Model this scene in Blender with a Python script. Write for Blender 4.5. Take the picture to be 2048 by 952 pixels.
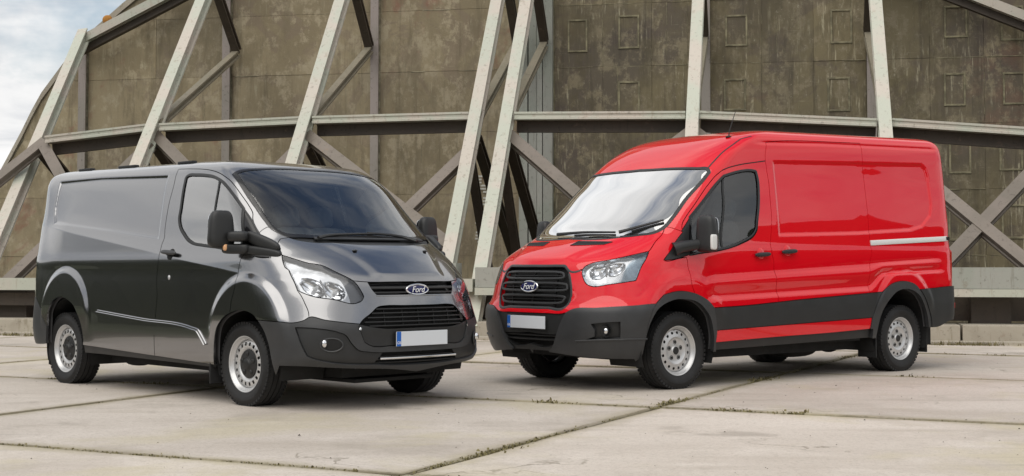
import bpy, bmesh, math, random
import numpy as np
from mathutils import Vector, Matrix
from mathutils.geometry import delaunay_2d_cdt
rad = math.radians
random.seed(7); RNG = np.random.default_rng(11)
S = bpy.context.scene
for o in list(bpy.data.objects): bpy.data.objects.remove(o)
COL = S.collection

# ---------------------------------------------------------------- camera, world, sun, exposure
CAM_H, PITCH = 1.092, 0.04
cam = bpy.data.objects.new('camera', bpy.data.cameras.new('camera')); COL.objects.link(cam)
cam.location = (0, 0, CAM_H); cam.rotation_euler = (math.pi/2+PITCH, 0, 0)
cam.data.sensor_width = 36; cam.data.lens = 36*2800/2048; cam.data.shift_y = -57.05/2048
cam.data.clip_start = .1; cam.data.clip_end = 3000
S.camera = cam
S.render.engine = 'CYCLES'
S.render.resolution_x, S.render.resolution_y = 1024, 476
S.view_settings.view_transform = 'Standard'; S.view_settings.look = 'None'
S.view_settings.gamma = 1; S.view_settings.exposure = 0.28
S.cycles.max_bounces = 8; S.cycles.transparent_max_bounces = 12
SUN_EL, SUN_AZ = 56, 205          # azimuth measured clockwise from +Y (behind the camera, a little left)
W = bpy.data.worlds.new('World'); S.world = W; W.use_nodes = True
def world():
    nt = W.node_tree; n = nt.nodes; l = nt.links; n.clear()
    out = n.new('ShaderNodeOutputWorld'); bg = n.new('ShaderNodeBackground'); bg.inputs[1].default_value = .1
    sky = n.new('ShaderNodeTexSky'); sky.sky_type = 'NISHITA'; sky.sun_disc = False
    sky.sun_elevation = rad(SUN_EL); sky.sun_rotation = rad(SUN_AZ); sky.air_density = 1.2; sky.dust_density = 2.0
    tc = n.new('ShaderNodeTexCoord'); sep = n.new('ShaderNodeSeparateXYZ'); l.new(tc.outputs['Generated'], sep.inputs[0])
    def math_(op, a, b=None):
        m = n.new('ShaderNodeMath'); m.operation = op
        for i, x in enumerate((a, b)):
            if x is None: continue
            if isinstance(x, (int, float)): m.inputs[i].default_value = x
            else: l.new(x, m.inputs[i])
        return m.outputs[0]
    den = math_('ADD', math_('MAXIMUM', sep.outputs[2], 0.0), .22)
    px = math_('DIVIDE', sep.outputs[0], den); py = math_('DIVIDE', sep.outputs[1], den)
    cmb = n.new('ShaderNodeCombineXYZ'); l.new(px, cmb.inputs[0]); l.new(py, cmb.inputs[1])
    def noise(sc, det, ro, off, stretch=(1, 1, 1)):
        mp = n.new('ShaderNodeMapping'); mp.inputs['Location'].default_value = off; mp.inputs['Scale'].default_value = stretch
        l.new(cmb.outputs[0], mp.inputs[0])
        t = n.new('ShaderNodeTexNoise'); t.inputs['Scale'].default_value = sc; t.inputs['Detail'].default_value = det; t.inputs['Roughness'].default_value = ro
        t.inputs['Distortion'].default_value = .5
        l.new(mp.outputs[0], t.inputs['Vector']); return t.outputs[0]
    def ramp(x, pts):
        r = n.new('ShaderNodeValToRGB'); l.new(x, r.inputs[0]); e = r.color_ramp.elements
        while len(e) < len(pts): e.new(.5)
        for el, (p, c) in zip(e, pts): el.position = p; el.color = (*c, 1)
        return r.outputs[0]
    shade = ramp(noise(1.5, 8, .58, (4.8267, 25.7545, 0), (.75, 1.25, 1)), [(.30, (4.2, 4.4, 4.8)), (.43, (5.8, 5.95, 6.2)), (.52, (7.6, 7.6, 7.6)), (.66, (9.0, 8.9, 8.8))])
    cover = ramp(noise(.9, 7, .6, (11.5700, 29.1937, 0)), [(.335, (0, 0, 0)), (.475, (1, 1, 1))])
    mx = n.new('ShaderNodeMixRGB'); l.new(cover, mx.inputs[0]); l.new(sky.outputs[0], mx.inputs[1]); l.new(shade, mx.inputs[2])
    l.new(mx.outputs[0], bg.inputs[0]); l.new(bg.outputs[0], out.inputs[0])
world()
sd = bpy.data.lights.new('sun', 'SUN'); sd.energy = 1.45; sd.angle = rad(64); sd.color = (1, .955, .88)
sun = bpy.data.objects.new('sun', sd); COL.objects.link(sun)
_d = Vector((math.sin(rad(SUN_AZ))*math.cos(rad(SUN_EL)), math.cos(rad(SUN_AZ))*math.cos(rad(SUN_EL)), math.sin(rad(SUN_EL))))
sun.rotation_euler = _d.to_track_quat('Z', 'Y').to_euler(); sun.location = _d*40

# ---------------------------------------------------------------- materials
def new_mat(name):
    m = bpy.data.materials.new(name); m.use_nodes = True
    return m, m.node_tree.nodes, m.node_tree.links, m.node_tree.nodes['Principled BSDF']
def setp(b, **k):
    for a, v in k.items():
        b.inputs[a.replace('_', ' ')].default_value = v if not isinstance(v, tuple) or len(v) == 4 else (*v, 1)
class NT:
    """small helper for writing node graphs"""
    def __init__(s, m): s.n = m.node_tree.nodes; s.l = m.node_tree.links
    def node(s, t, **kw):
        x = s.n.new(t)
        for k, v in kw.items(): setattr(x, k, v)
        return x
    def put(s, sock, v):
        if isinstance(v, (int, float)): sock.default_value = v
        elif isinstance(v, tuple): sock.default_value = (*v, 1) if len(v) == 3 and len(sock.default_value) == 4 else v
        else: s.l.new(v, sock)
    def math(s, op, *a):
        m = s.node('ShaderNodeMath', operation=op)
        for i, x in enumerate(a): s.put(m.inputs[i], x)
        return m.outputs[0]
    def mix(s, f, a, b, mode='MIX'):
        m = s.node('ShaderNodeMixRGB', blend_type=mode); s.put(m.inputs[0], f); s.put(m.inputs[1], a); s.put(m.inputs[2], b); return m.outputs[0]
    def pos(s): return s.node('ShaderNodeNewGeometry').outputs['Position']
    def mapv(s, v, scale=(1, 1, 1), loc=(0, 0, 0), rot=(0, 0, 0)):
        m = s.node('ShaderNodeMapping'); s.l.new(v, m.inputs[0]); m.inputs['Scale'].default_value = scale; m.inputs['Location'].default_value = loc; m.inputs['Rotation'].default_value = rot
        return m.outputs[0]
    def noise(s, v, sc, det=4, ro=.55, dist=0):
        t = s.node('ShaderNodeTexNoise'); s.l.new(v, t.inputs['Vector']); t.inputs['Scale'].default_value = sc; t.inputs['Detail'].default_value = det; t.inputs['Roughness'].default_value = ro; t.inputs['Distortion'].default_value = dist
        return t.outputs[0]
    def vor(s, v, sc, feat='F1'):
        t = s.node('ShaderNodeTexVoronoi', feature=feat); s.l.new(v, t.inputs['Vector']); t.inputs['Scale'].default_value = sc; return t
    def step(s, x, a, b):
        r = s.node('ShaderNodeMapRange', interpolation_type='SMOOTHSTEP'); s.put(r.inputs[0], x)
        for i, q in ((1, a), (2, b), (3, 0.), (4, 1.)): r.inputs[i].default_value = q
        return r.outputs[0]
    def bump(s, hgt, st, dist=.01):
        b = s.node('ShaderNodeBump'); s.put(b.inputs['Height'], hgt); b.inputs['Strength'].default_value = st; b.inputs['Distance'].default_value = dist; return b.outputs[0]
M = {}
def simple(name, col, rough=.5, metal=0., bump=None, vary=0., **kw):
    m, n, l, b = new_mat(name); t = NT(m); setp(b, Base_Color=col, Roughness=rough, Metallic=metal)
    for k, v in kw.items(): b.inputs[k.replace('_', ' ')].default_value = v
    p = t.node('ShaderNodeTexCoord').outputs['Object']
    if vary:
        f = t.noise(p, 6, 5, .6); t.put(b.inputs['Base Color'], t.mix(t.step(f, .35, .7), tuple(c*(1-vary) for c in col), tuple(min(1, c*(1+vary)) for c in col)))
        t.put(b.inputs['Roughness'], t.math('ADD', rough-.08, t.math('MULTIPLY', t.noise(p, 9, 4), .16)))
    if bump: t.put(b.inputs['Normal'], t.bump(t.noise(p, bump[0], 3), bump[1], .002))
    M[name] = m; return m
def paint(name, col, metal, rough, coat, ior, spec=.5):
    m, n, l, b = new_mat(name); t = NT(m)
    setp(b, Base_Color=col, Metallic=metal, Roughness=rough); b.inputs['Coat Weight'].default_value = coat; b.inputs['Coat Roughness'].default_value = .015; b.inputs['Coat IOR'].default_value = ior
    b.inputs['Specular IOR Level'].default_value = spec
    p = t.node('ShaderNodeTexCoord').outputs['Object']
    w = t.noise(t.mapv(p, (1, 1, 1.4)), 1.1, 2, .5)     # faint panel waviness
    t.put(b.inputs['Coat Normal'], t.bump(w, .05, .02))
    fl = t.noise(p, 900, 1, .5)
    t.put(b.inputs['Base Color'], t.mix(t.math('MULTIPLY', fl, .25), col, tuple(c*.6 for c in col)))
    M[name] = m
paint('paint_grey', (.255, .255, .262), 1., .22, 1.0, 1.6)
paint('paint_red', (.76, .004, .014), 0., .4, 1.0, 1.62, spec=.0)
simple('black_plastic', (.018, .0185, .019), .46, bump=(350, .10), vary=.12)
simple('grey_plastic', (.036, .037, .039), .42, bump=(300, .08), vary=.10)
simple('gloss_black', (.008, .008, .009), .12)
simple('lining', (.09, .09, .094), .9)
simple('seat_cloth', (.17, .175, .185), .85, bump=(220, .3), vary=.2)
simple('dash_plastic', (.08, .082, .088), .6, vary=.15)
simple('rubber', (.014, .014, .0145), .72, bump=(120, .2), vary=.25)
simple('wheel_silver', (.60, .60, .60), .34, .55, vary=.06)
simple('wheel_dark', (.016, .016, .016), .45, vary=.2)
simple('hole_black', (.006, .006, .006), .8)
simple('chrome', (.72, .73, .75), .10, 1.)
simple('lamp_silver', (.42, .43, .45), .22, 1., bump=(30, .6), vary=.25)
simple('bowl_silver', (.86, .87, .89), .14, 1., bump=(60, .25))
simple('lamp_grey', (.16, .165, .18), .25)
simple('lamp_smoke', (.30, .36, .41), .2, .6, bump=(20, .4), vary=.3)
simple('lens_white', (.7, .7, .7), .2)
simple('plate_white', (.66, .69, .73), .35)
simple('plate_blue', (.012, .12, .48), .35)
simple('badge_blue', (.012, .016, .085), .15)
simple('text_white', (.85, .86, .88), .3)
simple('rail_white', (.72, .72, .70), .3)
simple('tail_red', (.45, .02, .01), .15)
simple('amber', (.75, .42, .22), .2)
simple('underbody', (.012, .012, .012), .85, vary=.3)
def glass(name, tint, refl, rough=.0, ior=1.5):
    m, n, l, b = new_mat(name); t = NT(m); n.remove(b)
    tr = t.node('ShaderNodeBsdfTransparent'); tr.inputs[0].default_value = (*tint, 1)
    gl = t.node('ShaderNodeBsdfGlossy'); gl.inputs['Roughness'].default_value = rough; gl.inputs['Color'].default_value = (1, 1, 1, 1)
    fr = t.node('ShaderNodeFresnel'); fr.inputs['IOR'].default_value = ior
    w = t.noise(t.node('ShaderNodeTexCoord').outputs['Object'], 1.5, 2); t.put(gl.inputs['Normal'], t.bump(w, .03, .02))
    f = t.math('MINIMUM', t.math('MULTIPLY', fr.outputs[0], refl), 1.0)
    mx = t.node('ShaderNodeMixShader'); t.put(mx.inputs[0], f); l.new(tr.outputs[0], mx.inputs[1]); l.new(gl.outputs[0], mx.inputs[2])
    l.new(mx.outputs[0], n['Material Output'].inputs[0]); M[name] = m
glass('glass_clear', (.86, .92, .91), 1.9)
glass('glass_side_clear', (.60, .68, .66), 4.5)
glass('glass_side', (.50, .56, .57), 1.7)
glass('glass_screen_coated', (.42, .46, .46), 5.6, 0, 1.62)
glass('lamp_glass', (.93, .94, .95), 1.2)

AX = rad(-26)           # direction of the slab joints
def concrete_ground():
    m, n, l, b = new_mat('concrete_ground'); t = NT(m); p = t.pos()
    big = t.noise(p, .28, 5, .6, .6); mid = t.noise(p, 1.7, 6, .65, .4); fine = t.noise(p, 26, 4, .7)
    streak = t.noise(t.mapv(p, (.35, 2.2, 1), rot=(0, 0, rad(26))), 1.2, 5, .6)
    c = t.mix(t.step(big, .35, .68), (.52, .462, .405), (.63, .57, .51))
    c = t.mix(t.math('MULTIPLY', t.step(mid, .48, .72), .55), c, (.67, .61, .55))
    c = t.mix(t.math('MULTIPLY', t.step(streak, .5, .72), .35), c, (.36, .31, .25))
    c = t.mix(t.math('MULTIPLY', t.step(fine, .50, .66), .35), c, (.33, .29, .24))
    # moss and dirt creeping in from the joints
    q = t.node('ShaderNodeSeparateXYZ'); l.new(t.mapv(p, rot=(0, 0, rad(26))), q.inputs[0])
    def near(x, off, per):
        a = t.math('PINGPONG', t.math('ADD', x, -off), per/2); return a
    d = t.math('MINIMUM', near(q.outputs[0], J1, P1), near(q.outputs[1], J2, P2))
    d2 = t.math('ADD', d, t.math('MULTIPLY', t.math('SUBTRACT', mid, .5), .35))
    moss = t.math('SUBTRACT', 1., t.step(d2, .0, .20)); edge = t.math('SUBTRACT', 1., t.step(t.math('ADD', d, t.math('MULTIPLY', t.math('SUBTRACT', fine, .5), .10)), .02, .075))
    c = t.mix(t.math('MULTIPLY', moss, .6), c, (.33, .285, .17))
    c = t.mix(t.math('MULTIPLY', edge, .75), c, (.125, .105, .05))
    crk = t.node('ShaderNodeTexVoronoi', feature='DISTANCE_TO_EDGE'); l.new(t.mapv(t.node('ShaderNodeVectorMath', operation='ADD').outputs[0], (1, 1, 1)), crk.inputs['Vector']); crk.inputs['Scale'].default_value = .38
    va = [q for q in n if q.bl_idname == 'ShaderNodeVectorMath'][-1]; l.new(p, va.inputs[0]); nz = t.node('ShaderNodeTexNoise'); nz.inputs['Scale'].default_value = 2.2; nz.inputs['Detail'].default_value = 5; l.new(p, nz.inputs['Vector']); l.new(nz.outputs['Color'], va.inputs[1])
    ck = t.math('MULTIPLY', t.math('SUBTRACT', 1., t.step(crk.outputs['Distance'], .002, .007)), t.step(t.noise(p, .5, 2), .50, .60))
    c = t.mix(t.math('MULTIPLY', ck, .6), c, (.16, .135, .09))
    yel = t.math('MULTIPLY', t.step(t.noise(p, .42, 5, .65, .5), .50, .64), .55)
    c = t.mix(yel, c, (.50, .445, .29))
    oil = t.math('MULTIPLY', t.step(t.noise(p, .62, 3, .5, .4), .60, .66), t.step(t.noise(p, 2.9, 4, .6), .40, .58))
    c = t.mix(t.math('MULTIPLY', oil, .45), c, (.22, .19, .155))
    tyre = t.math('MULTIPLY', t.step(t.noise(t.mapv(p, (.12, 3.4, 1), rot=(0, 0, rad(40))), 1.6, 3, .5), .60, .66), t.step(t.noise(p, .4, 2), .5, .6))
    c = t.mix(t.math('MULTIPLY', tyre, .22), c, (.20, .18, .16))
    grit = t.noise(p, 85, 3, .8)
    c = t.mix(t.math('MULTIPLY', t.step(grit, .54, .66), .5), c, (.27, .235, .19))
    c = t.mix(t.math('MULTIPLY', t.step(t.noise(p, .8, 6, .72), .50, .66), .38), c, (.34, .30, .25))
    spots = t.vor(p, 7.).outputs['Distance']
    c = t.mix(t.math('MULTIPLY', t.math('SUBTRACT', 1., t.step(spots, .03, .075)), t.step(t.noise(p, .9, 2), .52, .62)), c, (.16, .13, .095))
    r = t.node('ShaderNodeObjectInfo').outputs['Random']
    c = t.mix(1., c, t.mix(r, (.92, .915, .91), (1.05, 1.045, 1.035)), 'MULTIPLY')
    l.new(c, b.inputs['Base Color']); b.inputs['Roughness'].default_value = .85
    t.put(b.inputs['Normal'], t.bump(t.math('ADD', t.math('MULTIPLY', mid, .6), t.math('MULTIPLY', fine, .35)), .6, .02)); M['concrete_ground'] = m
P1, P2, J1, J2 = 4.15, 3.85, -3.75, 6.40
concrete_ground()
def soil():
    m, n, l, b = new_mat('soil'); t = NT(m); p = t.pos()
    c = t.mix(t.noise(p, 9, 5, .7), (.022, .018, .011), (.075, .062, .03)); l.new(c, b.inputs['Base Color']); b.inputs['Roughness'].default_value = .95
    t.put(b.inputs['Normal'], t.bump(t.noise(p, 40, 4), .6, .02)); M['soil'] = m
    m, n, l, b = new_mat('field_grass'); t = NT(m); p = t.pos()
    c = t.mix(t.noise(p, .6, 6, .7), (.035, .045, .018), (.075, .08, .035)); l.new(c, b.inputs['Base Color']); b.inputs['Roughness'].default_value = .95; M['field_grass'] = m
    m, n, l, b = new_mat('wood_leaves'); t = NT(m); p = t.pos()
    c = t.mix(t.noise(p, 1.1, 4, .7), (.018, .026, .010), (.06, .07, .03)); l.new(c, b.inputs['Base Color']); b.inputs['Roughness'].default_value = .9; M['wood_leaves'] = m
    m, n, l, b = new_mat('weed'); t = NT(m); p = t.pos()
    c = t.mix(t.noise(p, 3, 4, .7), (.13, .11, .05), (.25, .215, .10)); l.new(c, b.inputs['Base Color']); b.inputs['Roughness'].default_value = .9; M['weed'] = m
soil()
def concrete_wall(name, base, dark, light, pink, lich):
    m, n, l, b = new_mat(name); t = NT(m); p = t.node('ShaderNodeTexCoord').outputs['Object']
    r = t.node('ShaderNodeObjectInfo').outputs['Random']
    p = t.pos()
    big = t.noise(p, .5, 6, .62, .3); mid = t.noise(t.mapv(p, (1, 1, .8)), 2.6, 9, .76); fine = t.noise(p, 17, 5, .75)
    run = t.noise(t.mapv(p, (3.2, 3.2, .28)), 1.5, 7, .68, .5)
    runf = t.noise(t.mapv(p, (14, 14, 1.1)), 1.3, 5, .7)
    c = t.mix(t.step(big, .40, .58), base, dark)
    c = t.mix(t.math('MULTIPLY', t.step(t.noise(p, .75, 5, .65, 1.5), .52, .60), .45), c, tuple(q*.85 for q in (dark[0], dark[1]*.93, dark[2]*1.15)))
    c = t.mix(t.math('MULTIPLY', t.step(mid, .49, .59), .95), c, light)
    c = t.mix(t.math('MULTIPLY', t.step(run, .50, .68), .55), c, tuple(x*.55 for x in dark))
    c = t.mix(t.math('MULTIPLY', t.step(t.noise(t.mapv(p, loc=(1.3, 2.2, .4)), .45, 6, .68, .4), .56, .66), pink), c, (.27, .135, .095))
    lm = t.math('MULTIPLY', t.step(runf, .54, .68), t.step(t.noise(p, .9, 5, .7, .5), .46, .58))
    c = t.mix(t.math('MULTIPLY', lm, lich), c, (.46, .42, .30))
    vs = t.math('MULTIPLY', t.step(t.noise(t.mapv(p, (30, 30, 1.6)), 1.6, 4, .7), .60, .70), t.step(t.noise(p, 1.3, 4, .6), .48, .60)); hs = t.math('MULTIPLY', t.step(t.noise(t.mapv(p, (1.6, 1.6, 30)), 1.6, 4, .7), .62, .71), t.step(t.noise(t.mapv(p, loc=(7, 3, 1)), 1.1, 4, .6), .52, .62))
    c = t.mix(t.math('MULTIPLY', t.math('MAXIMUM', vs, hs), .55), c, (.44, .40, .28))
    c = t.mix(t.math('MULTIPLY', t.step(t.noise(t.mapv(p, (1, 1, .45), loc=(3, 9, 4)), 1.1, 6, .7), .50, .60), .6), c, tuple(q*.62 for q in base))
    sp = t.math('MULTIPLY', t.step(fine, .58, .68), t.step(mid, .44, .62))
    c = t.mix(t.math('MULTIPLY', sp, lich*.8), c, (.44, .41, .31))
    c = t.mix(1., c, t.mix(r, (.86, .86, .86), (1.10, 1.09, 1.06)), 'MULTIPLY')
    l.new(c, b.inputs['Base Color']); b.inputs['Roughness'].default_value = .9
    t.put(b.inputs['Normal'], t.bump(t.math('ADD', mid, t.math('MULTIPLY', fine, .4)), .4, .03)); M[name] = m
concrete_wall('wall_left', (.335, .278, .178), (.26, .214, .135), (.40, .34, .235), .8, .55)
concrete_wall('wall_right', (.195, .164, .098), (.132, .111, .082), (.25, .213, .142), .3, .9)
def steel(name, a, bcol, c3_, rough=.6):
    m, n, l, b = new_mat(name); t = NT(m); p = t.pos(); r = t.node('ShaderNodeObjectInfo').outputs['Random']
    q = t.noise(p, 1.1, 5, .6, .4); f = t.noise(p, 14, 5, .7); st = t.noise(t.mapv(p, (6, 6, .8)), 2.2, 5, .65)
    c = t.mix(t.step(q, .40, .60), a, bcol)
    c = t.mix(t.math('MULTIPLY', t.step(st, .55, .72), .6), c, c3_)
    c = t.mix(t.math('MULTIPLY', t.step(f, .57, .68), .5), c, tuple(x*.5 for x in c3_))
    c = t.mix(t.math('MULTIPLY', t.step(t.noise(p, 3.1, 7, .75), .60, .70), .45), c, (.24, .17, .115))
    c = t.mix(1., c, t.mix(r, (.92, .92, .92), (1.05, 1.05, 1.05)), 'MULTIPLY')
    l.new(c, b.inputs['Base Color']); b.inputs['Roughness'].default_value = rough; t.put(b.inputs['Normal'], t.bump(f, .2, .01)); M[name] = m
steel('steel_pale', (.56, .505, .435), (.50, .515, .43), (.38, .325, .25))
steel('steel_mauve', (.345, .295, .27), (.30, .27, .235), (.22, .185, .15))
steel('steel_shade_brown', (.085, .066, .05), (.07, .055, .042), (.045, .036, .027))  # brown deepened to carry the shade on undersides and inner webs
steel('steel_olive', (.285, .25, .185), (.25, .225, .165), (.17, .145, .10))
steel('steel_brace', (.215, .18, .15), (.185, .158, .128), (.13, .105, .08))
steel('steel_green', (.33, .35, .30), (.37, .37, .33), (.24, .23, .19))
steel('kerb_concrete', (.34, .30, .24), (.42, .38, .31), (.20, .17, .11), .9)
simple('white_stencil', (.55, .54, .48), .8)
simple('lichen_orange', (.42, .19, .04), .9, bump=(60, .5))

# ---------------------------------------------------------------- helpers
def tag(o, label=None, cat=None, group=None, kind=None):
    if label: o['label'] = label
    if cat: o['category'] = cat
    if group: o['group'] = group
    if kind: o['kind'] = kind
    return o
def empty(name, loc, rz=0):
    o = bpy.data.objects.new(name, None); COL.objects.link(o); o.location = loc; o.rotation_euler = (0, 0, rz); o.empty_display_size = .2; return o
def obj(name, V, F, mat, parent=None, smooth=False, normals=None, mats=None, midx=None):
    me = bpy.data.meshes.new(name); me.from_pydata([tuple(map(float, v)) for v in V], [], [tuple(map(int, f)) for f in F])
    for m in (mats or [mat]): me.materials.append(M[m])
    if midx is not None: me.polygons.foreach_set('material_index', np.array(midx, 'i'))
    if smooth or normals is not None: me.polygons.foreach_set('use_smooth', [True]*len(me.polygons))
    me.update()
    if normals is not None:
        me.normals_split_custom_set_from_vertices([tuple(map(float, x)) for x in normals])
    o = bpy.data.objects.new(name, me); COL.objects.link(o)
    if parent: o.parent = parent
    return o
def dup(o, parent=None, **kw):
    c = o.copy(); COL.objects.link(c); c.parent = parent if parent is not None else o.parent
    for k, v in kw.items(): setattr(c, k, v)
    for ch in list(o.children): dup(ch, c)
    return c
class MB:
    def __init__(s): s.V = []; s.F = []; s.I = []; s.cur = 0
    def add(s, V, F):
        k = len(s.V); s.V += [tuple(v) for v in V]; s.F += [tuple(i+k for i in f) for f in F]; s.I += [s.cur]*len(F); return s
    def box(s, c, d, R=None, bev=0):
        x, y, z = [q/2 for q in d]
        if bev:
            bm = bmesh.new(); bmesh.ops.create_cube(bm, size=1)
            for v in bm.verts: v.co = Vector((v.co.x*2*x, v.co.y*2*y, v.co.z*2*z))
            bmesh.ops.bevel(bm, geom=bm.edges[:], offset=bev, segments=2, affect='EDGES', profile=.7)
            bm.verts.index_update(); P = [v.co.copy() for v in bm.verts]; F = [[v.index for v in f.verts] for f in bm.faces]; bm.free()
        else:
            P = [Vector((sx*x, sy*y, sz*z)) for sx in (-1, 1) for sy in (-1, 1) for sz in (-1, 1)]
            F = [(0, 1, 3, 2), (4, 6, 7, 5), (0, 4, 5, 1), (2, 3, 7, 6), (0, 2, 6, 4), (1, 5, 7, 3)]
        if R is not None: P = [R @ p for p in P]
        return s.add([(p.x+c[0], p.y+c[1], p.z+c[2]) for p in P], F)
    def lathe(s, prof, n=48, axis='y', c=(0, 0, 0), closed=False, caps=False):
        V = []; m = len(prof)
        for i in range(n):
            a = 2*math.pi*i/n
            for r, h in prof:
                u, w = r*math.cos(a), r*math.sin(a)
                V.append({'y': (c[0]+u, c[1]+h, c[2]+w), 'z': (c[0]+u, c[1]+w, c[2]+h), 'x': (c[0]+h, c[1]+u, c[2]+w)}[axis])
        F = []
        for i in range(n):
            j = (i+1) % n
            for k in range(m if closed else m-1):
                k2 = (k+1) % m
                f = (i*m+k, j*m+k, j*m+k2, i*m+k2)
                F.append(f if axis != 'y' else f[::-1])
        return s.add(V, F)
    def superell(s, c, r, n=(4, 4), seg=(28, 16), R=None, taper=None):
        V = []; A, B = seg
        def sg(x, e): return math.copysign(abs(x)**e, x)
        for j in range(B+1):
            ph = -math.pi/2+math.pi*j/B
            for i in range(A):
                th = 2*math.pi*i/A; ce = sg(math.cos(ph), 2/n[1])
                p = Vector((r[0]*ce*sg(math.cos(th), 2/n[0]), r[1]*ce*sg(math.sin(th), 2/n[0]), r[2]*sg(math.sin(ph), 2/n[1])))
                if taper: p = taper(p)
                if R is not None: p = R @ p
                V.append((p.x+c[0], p.y+c[1], p.z+c[2]))
        F = [(j*A+i, j*A+(i+1) % A, (j+1)*A+(i+1) % A, (j+1)*A+i) for j in range(B) for i in range(A)]
        return s.add(V, F)
    def tube(s, pts, r, n=8, caps=True):
        pts = [Vector(p) for p in pts]; V = []; F = []
        for i, p in enumerate(pts):
            t = (pts[min(i+1, len(pts)-1)]-pts[max(i-1, 0)]).normalized()
            a = t.orthogonal() if i == 0 else (pa - t*pa.dot(t)); a.normalize(); pa = a; b = t.cross(a)
            rr = r[i] if isinstance(r, (list, tuple)) else r
            for k in range(n):
                w = 2*math.pi*k/n; V.append(tuple(p+a*math.cos(w)*rr+b*math.sin(w)*rr))
        for i in range(len(pts)-1):
            for k in range(n): F.append((i*n+k, i*n+(k+1) % n, (i+1)*n+(k+1) % n, (i+1)*n+k))
        if caps: F += [tuple(range(n))[::-1], tuple((len(pts)-1)*n+k for k in range(n))]
        return s.add(V, F)
    def build(s, name, mat, parent=None, smooth=False, mats=None):
        o = obj(name, s.V, s.F, mat, parent, mats=mats, midx=s.I if mats else None)
        if smooth: shade(o)
        return o
def shade(o, ang=40):
    me = o.data; me.polygons.foreach_set('use_smooth', [True]*len(me.polygons))
    me.set_sharp_from_angle(angle=rad(ang)); return o
def sweep(P, N, w, h, lift=0., closed=False, prof=None):
    """strip of section w x h along points P lying on a surface with normals N"""
    P = np.array(P, float); N = np.array(N, float); T = np.gradient(P, axis=0)
    if closed: T = np.roll(P, -1, 0)-np.roll(P, 1, 0)
    T /= np.linalg.norm(T, axis=1, keepdims=True)+1e-12; B = np.cross(N, T); B /= np.linalg.norm(B, axis=1, keepdims=True)+1e-12
    prof = prof or [(-.5, 0), (-.5, .75), (-.32, 1), (.32, 1), (.5, .75), (.5, 0)]
    m = len(prof); V = []; F = []
    w = np.broadcast_to(w, (len(P),))
    for p, n_, b_, ww in zip(P, N, B, w):
        for a, c in prof: V.append(p+b_*a*ww+n_*(lift+c*h))
    k = len(P)
    for i in range(k if closed else k-1):
        j = (i+1) % k
        for q in range(m): F.append((i*m+q, j*m+q, j*m+(q+1) % m, i*m+(q+1) % m))
    if not closed: F += [tuple(range(m)), tuple((k-1)*m+q for q in range(m))[::-1]]
    return V, F
def catmull(pts, step=.02, corner=36):
    """smooth a (u,v) polyline, keeping sharp corners"""
    P = [np.array(p, float) for p in pts]; Q = [P[0]]
    for p in P[1:]:
        if np.linalg.norm(p-Q[-1]) > 2e-3: Q.append(p)
    closed = len(Q) > 3 and np.linalg.norm(Q[0]-Q[-1]) < 4e-3
    if closed: Q[-1] = Q[0].copy()
    n = len(Q); T = []
    for i in range(n):
        if (i in (0, n-1)) and not closed: T.append(None); continue
        a = Q[i]-Q[i-1 if i > 0 else n-2]; b = Q[(i+1) if i < n-1 else 1]-Q[i]
        la, lb = np.linalg.norm(a), np.linalg.norm(b)
        ang = math.degrees(math.acos(np.clip(a@b/(la*lb), -1, 1)))
        T.append(None if ang > corner else (a/la*lb+b/lb*la)/(la+lb))
    out = []
    for i in range(n-1):
        a, b = Q[i], Q[i+1]; L = np.linalg.norm(b-a); k = max(1, int(math.ceil(L/step)))
        ta = T[i]*L if T[i] is not None else None; tb = T[i+1]*L if T[i+1] is not None else None
        if ta is None and tb is None: ta = tb = b-a
        elif ta is None: ta = 1.5*(b-a)-.5*tb
        elif tb is None: tb = 1.5*(b-a)-.5*ta
        for j in range(k):
            t = j/k; out.append(a*(1+2*t)*(1-t)**2+ta*t*(1-t)**2+b*t*t*(3-2*t)+tb*t*t*(t-1))
    out.append(Q[-1]); return out

# ---------------------------------------------------------------- body surfaces
def pchip(x,y,xi):
    x=np.asarray(x,float);y=np.asarray(y,float)
    h=np.diff(x);d=np.diff(y)/h
    m=np.zeros_like(y)
    for i in range(1,len(x)-1):
        if d[i-1]*d[i]>0:
            w1=2*h[i]+h[i-1];w2=h[i]+2*h[i-1]
            m[i]=(w1+w2)/(w1/d[i-1]+w2/d[i])
    m[0]=d[0];m[-1]=d[-1]
    k=np.clip(np.searchsorted(x,xi)-1,0,len(x)-2)
    t=(xi-x[k])/h[k]
    return (y[k]*(1+2*t)*(1-t)**2+m[k]*h[k]*t*(1-t)**2+y[k+1]*t*t*(3-2*t)+m[k+1]*h[k]*t*t*(t-1))
def smooth(a,sig,ax=0):
    r=int(3*sig)+1;k=np.exp(-.5*(np.arange(-r,r+1)/sig)**2);k/=k.sum()
    a=np.moveaxis(a,ax,0);p=np.concatenate([2*a[:1]-a[r:0:-1],a,2*a[-1:]-a[-2:-r-2:-1]])
    o=sum(k[i]*p[i:i+len(a)] for i in range(2*r+1))
    return np.moveaxis(o,0,ax)
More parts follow.
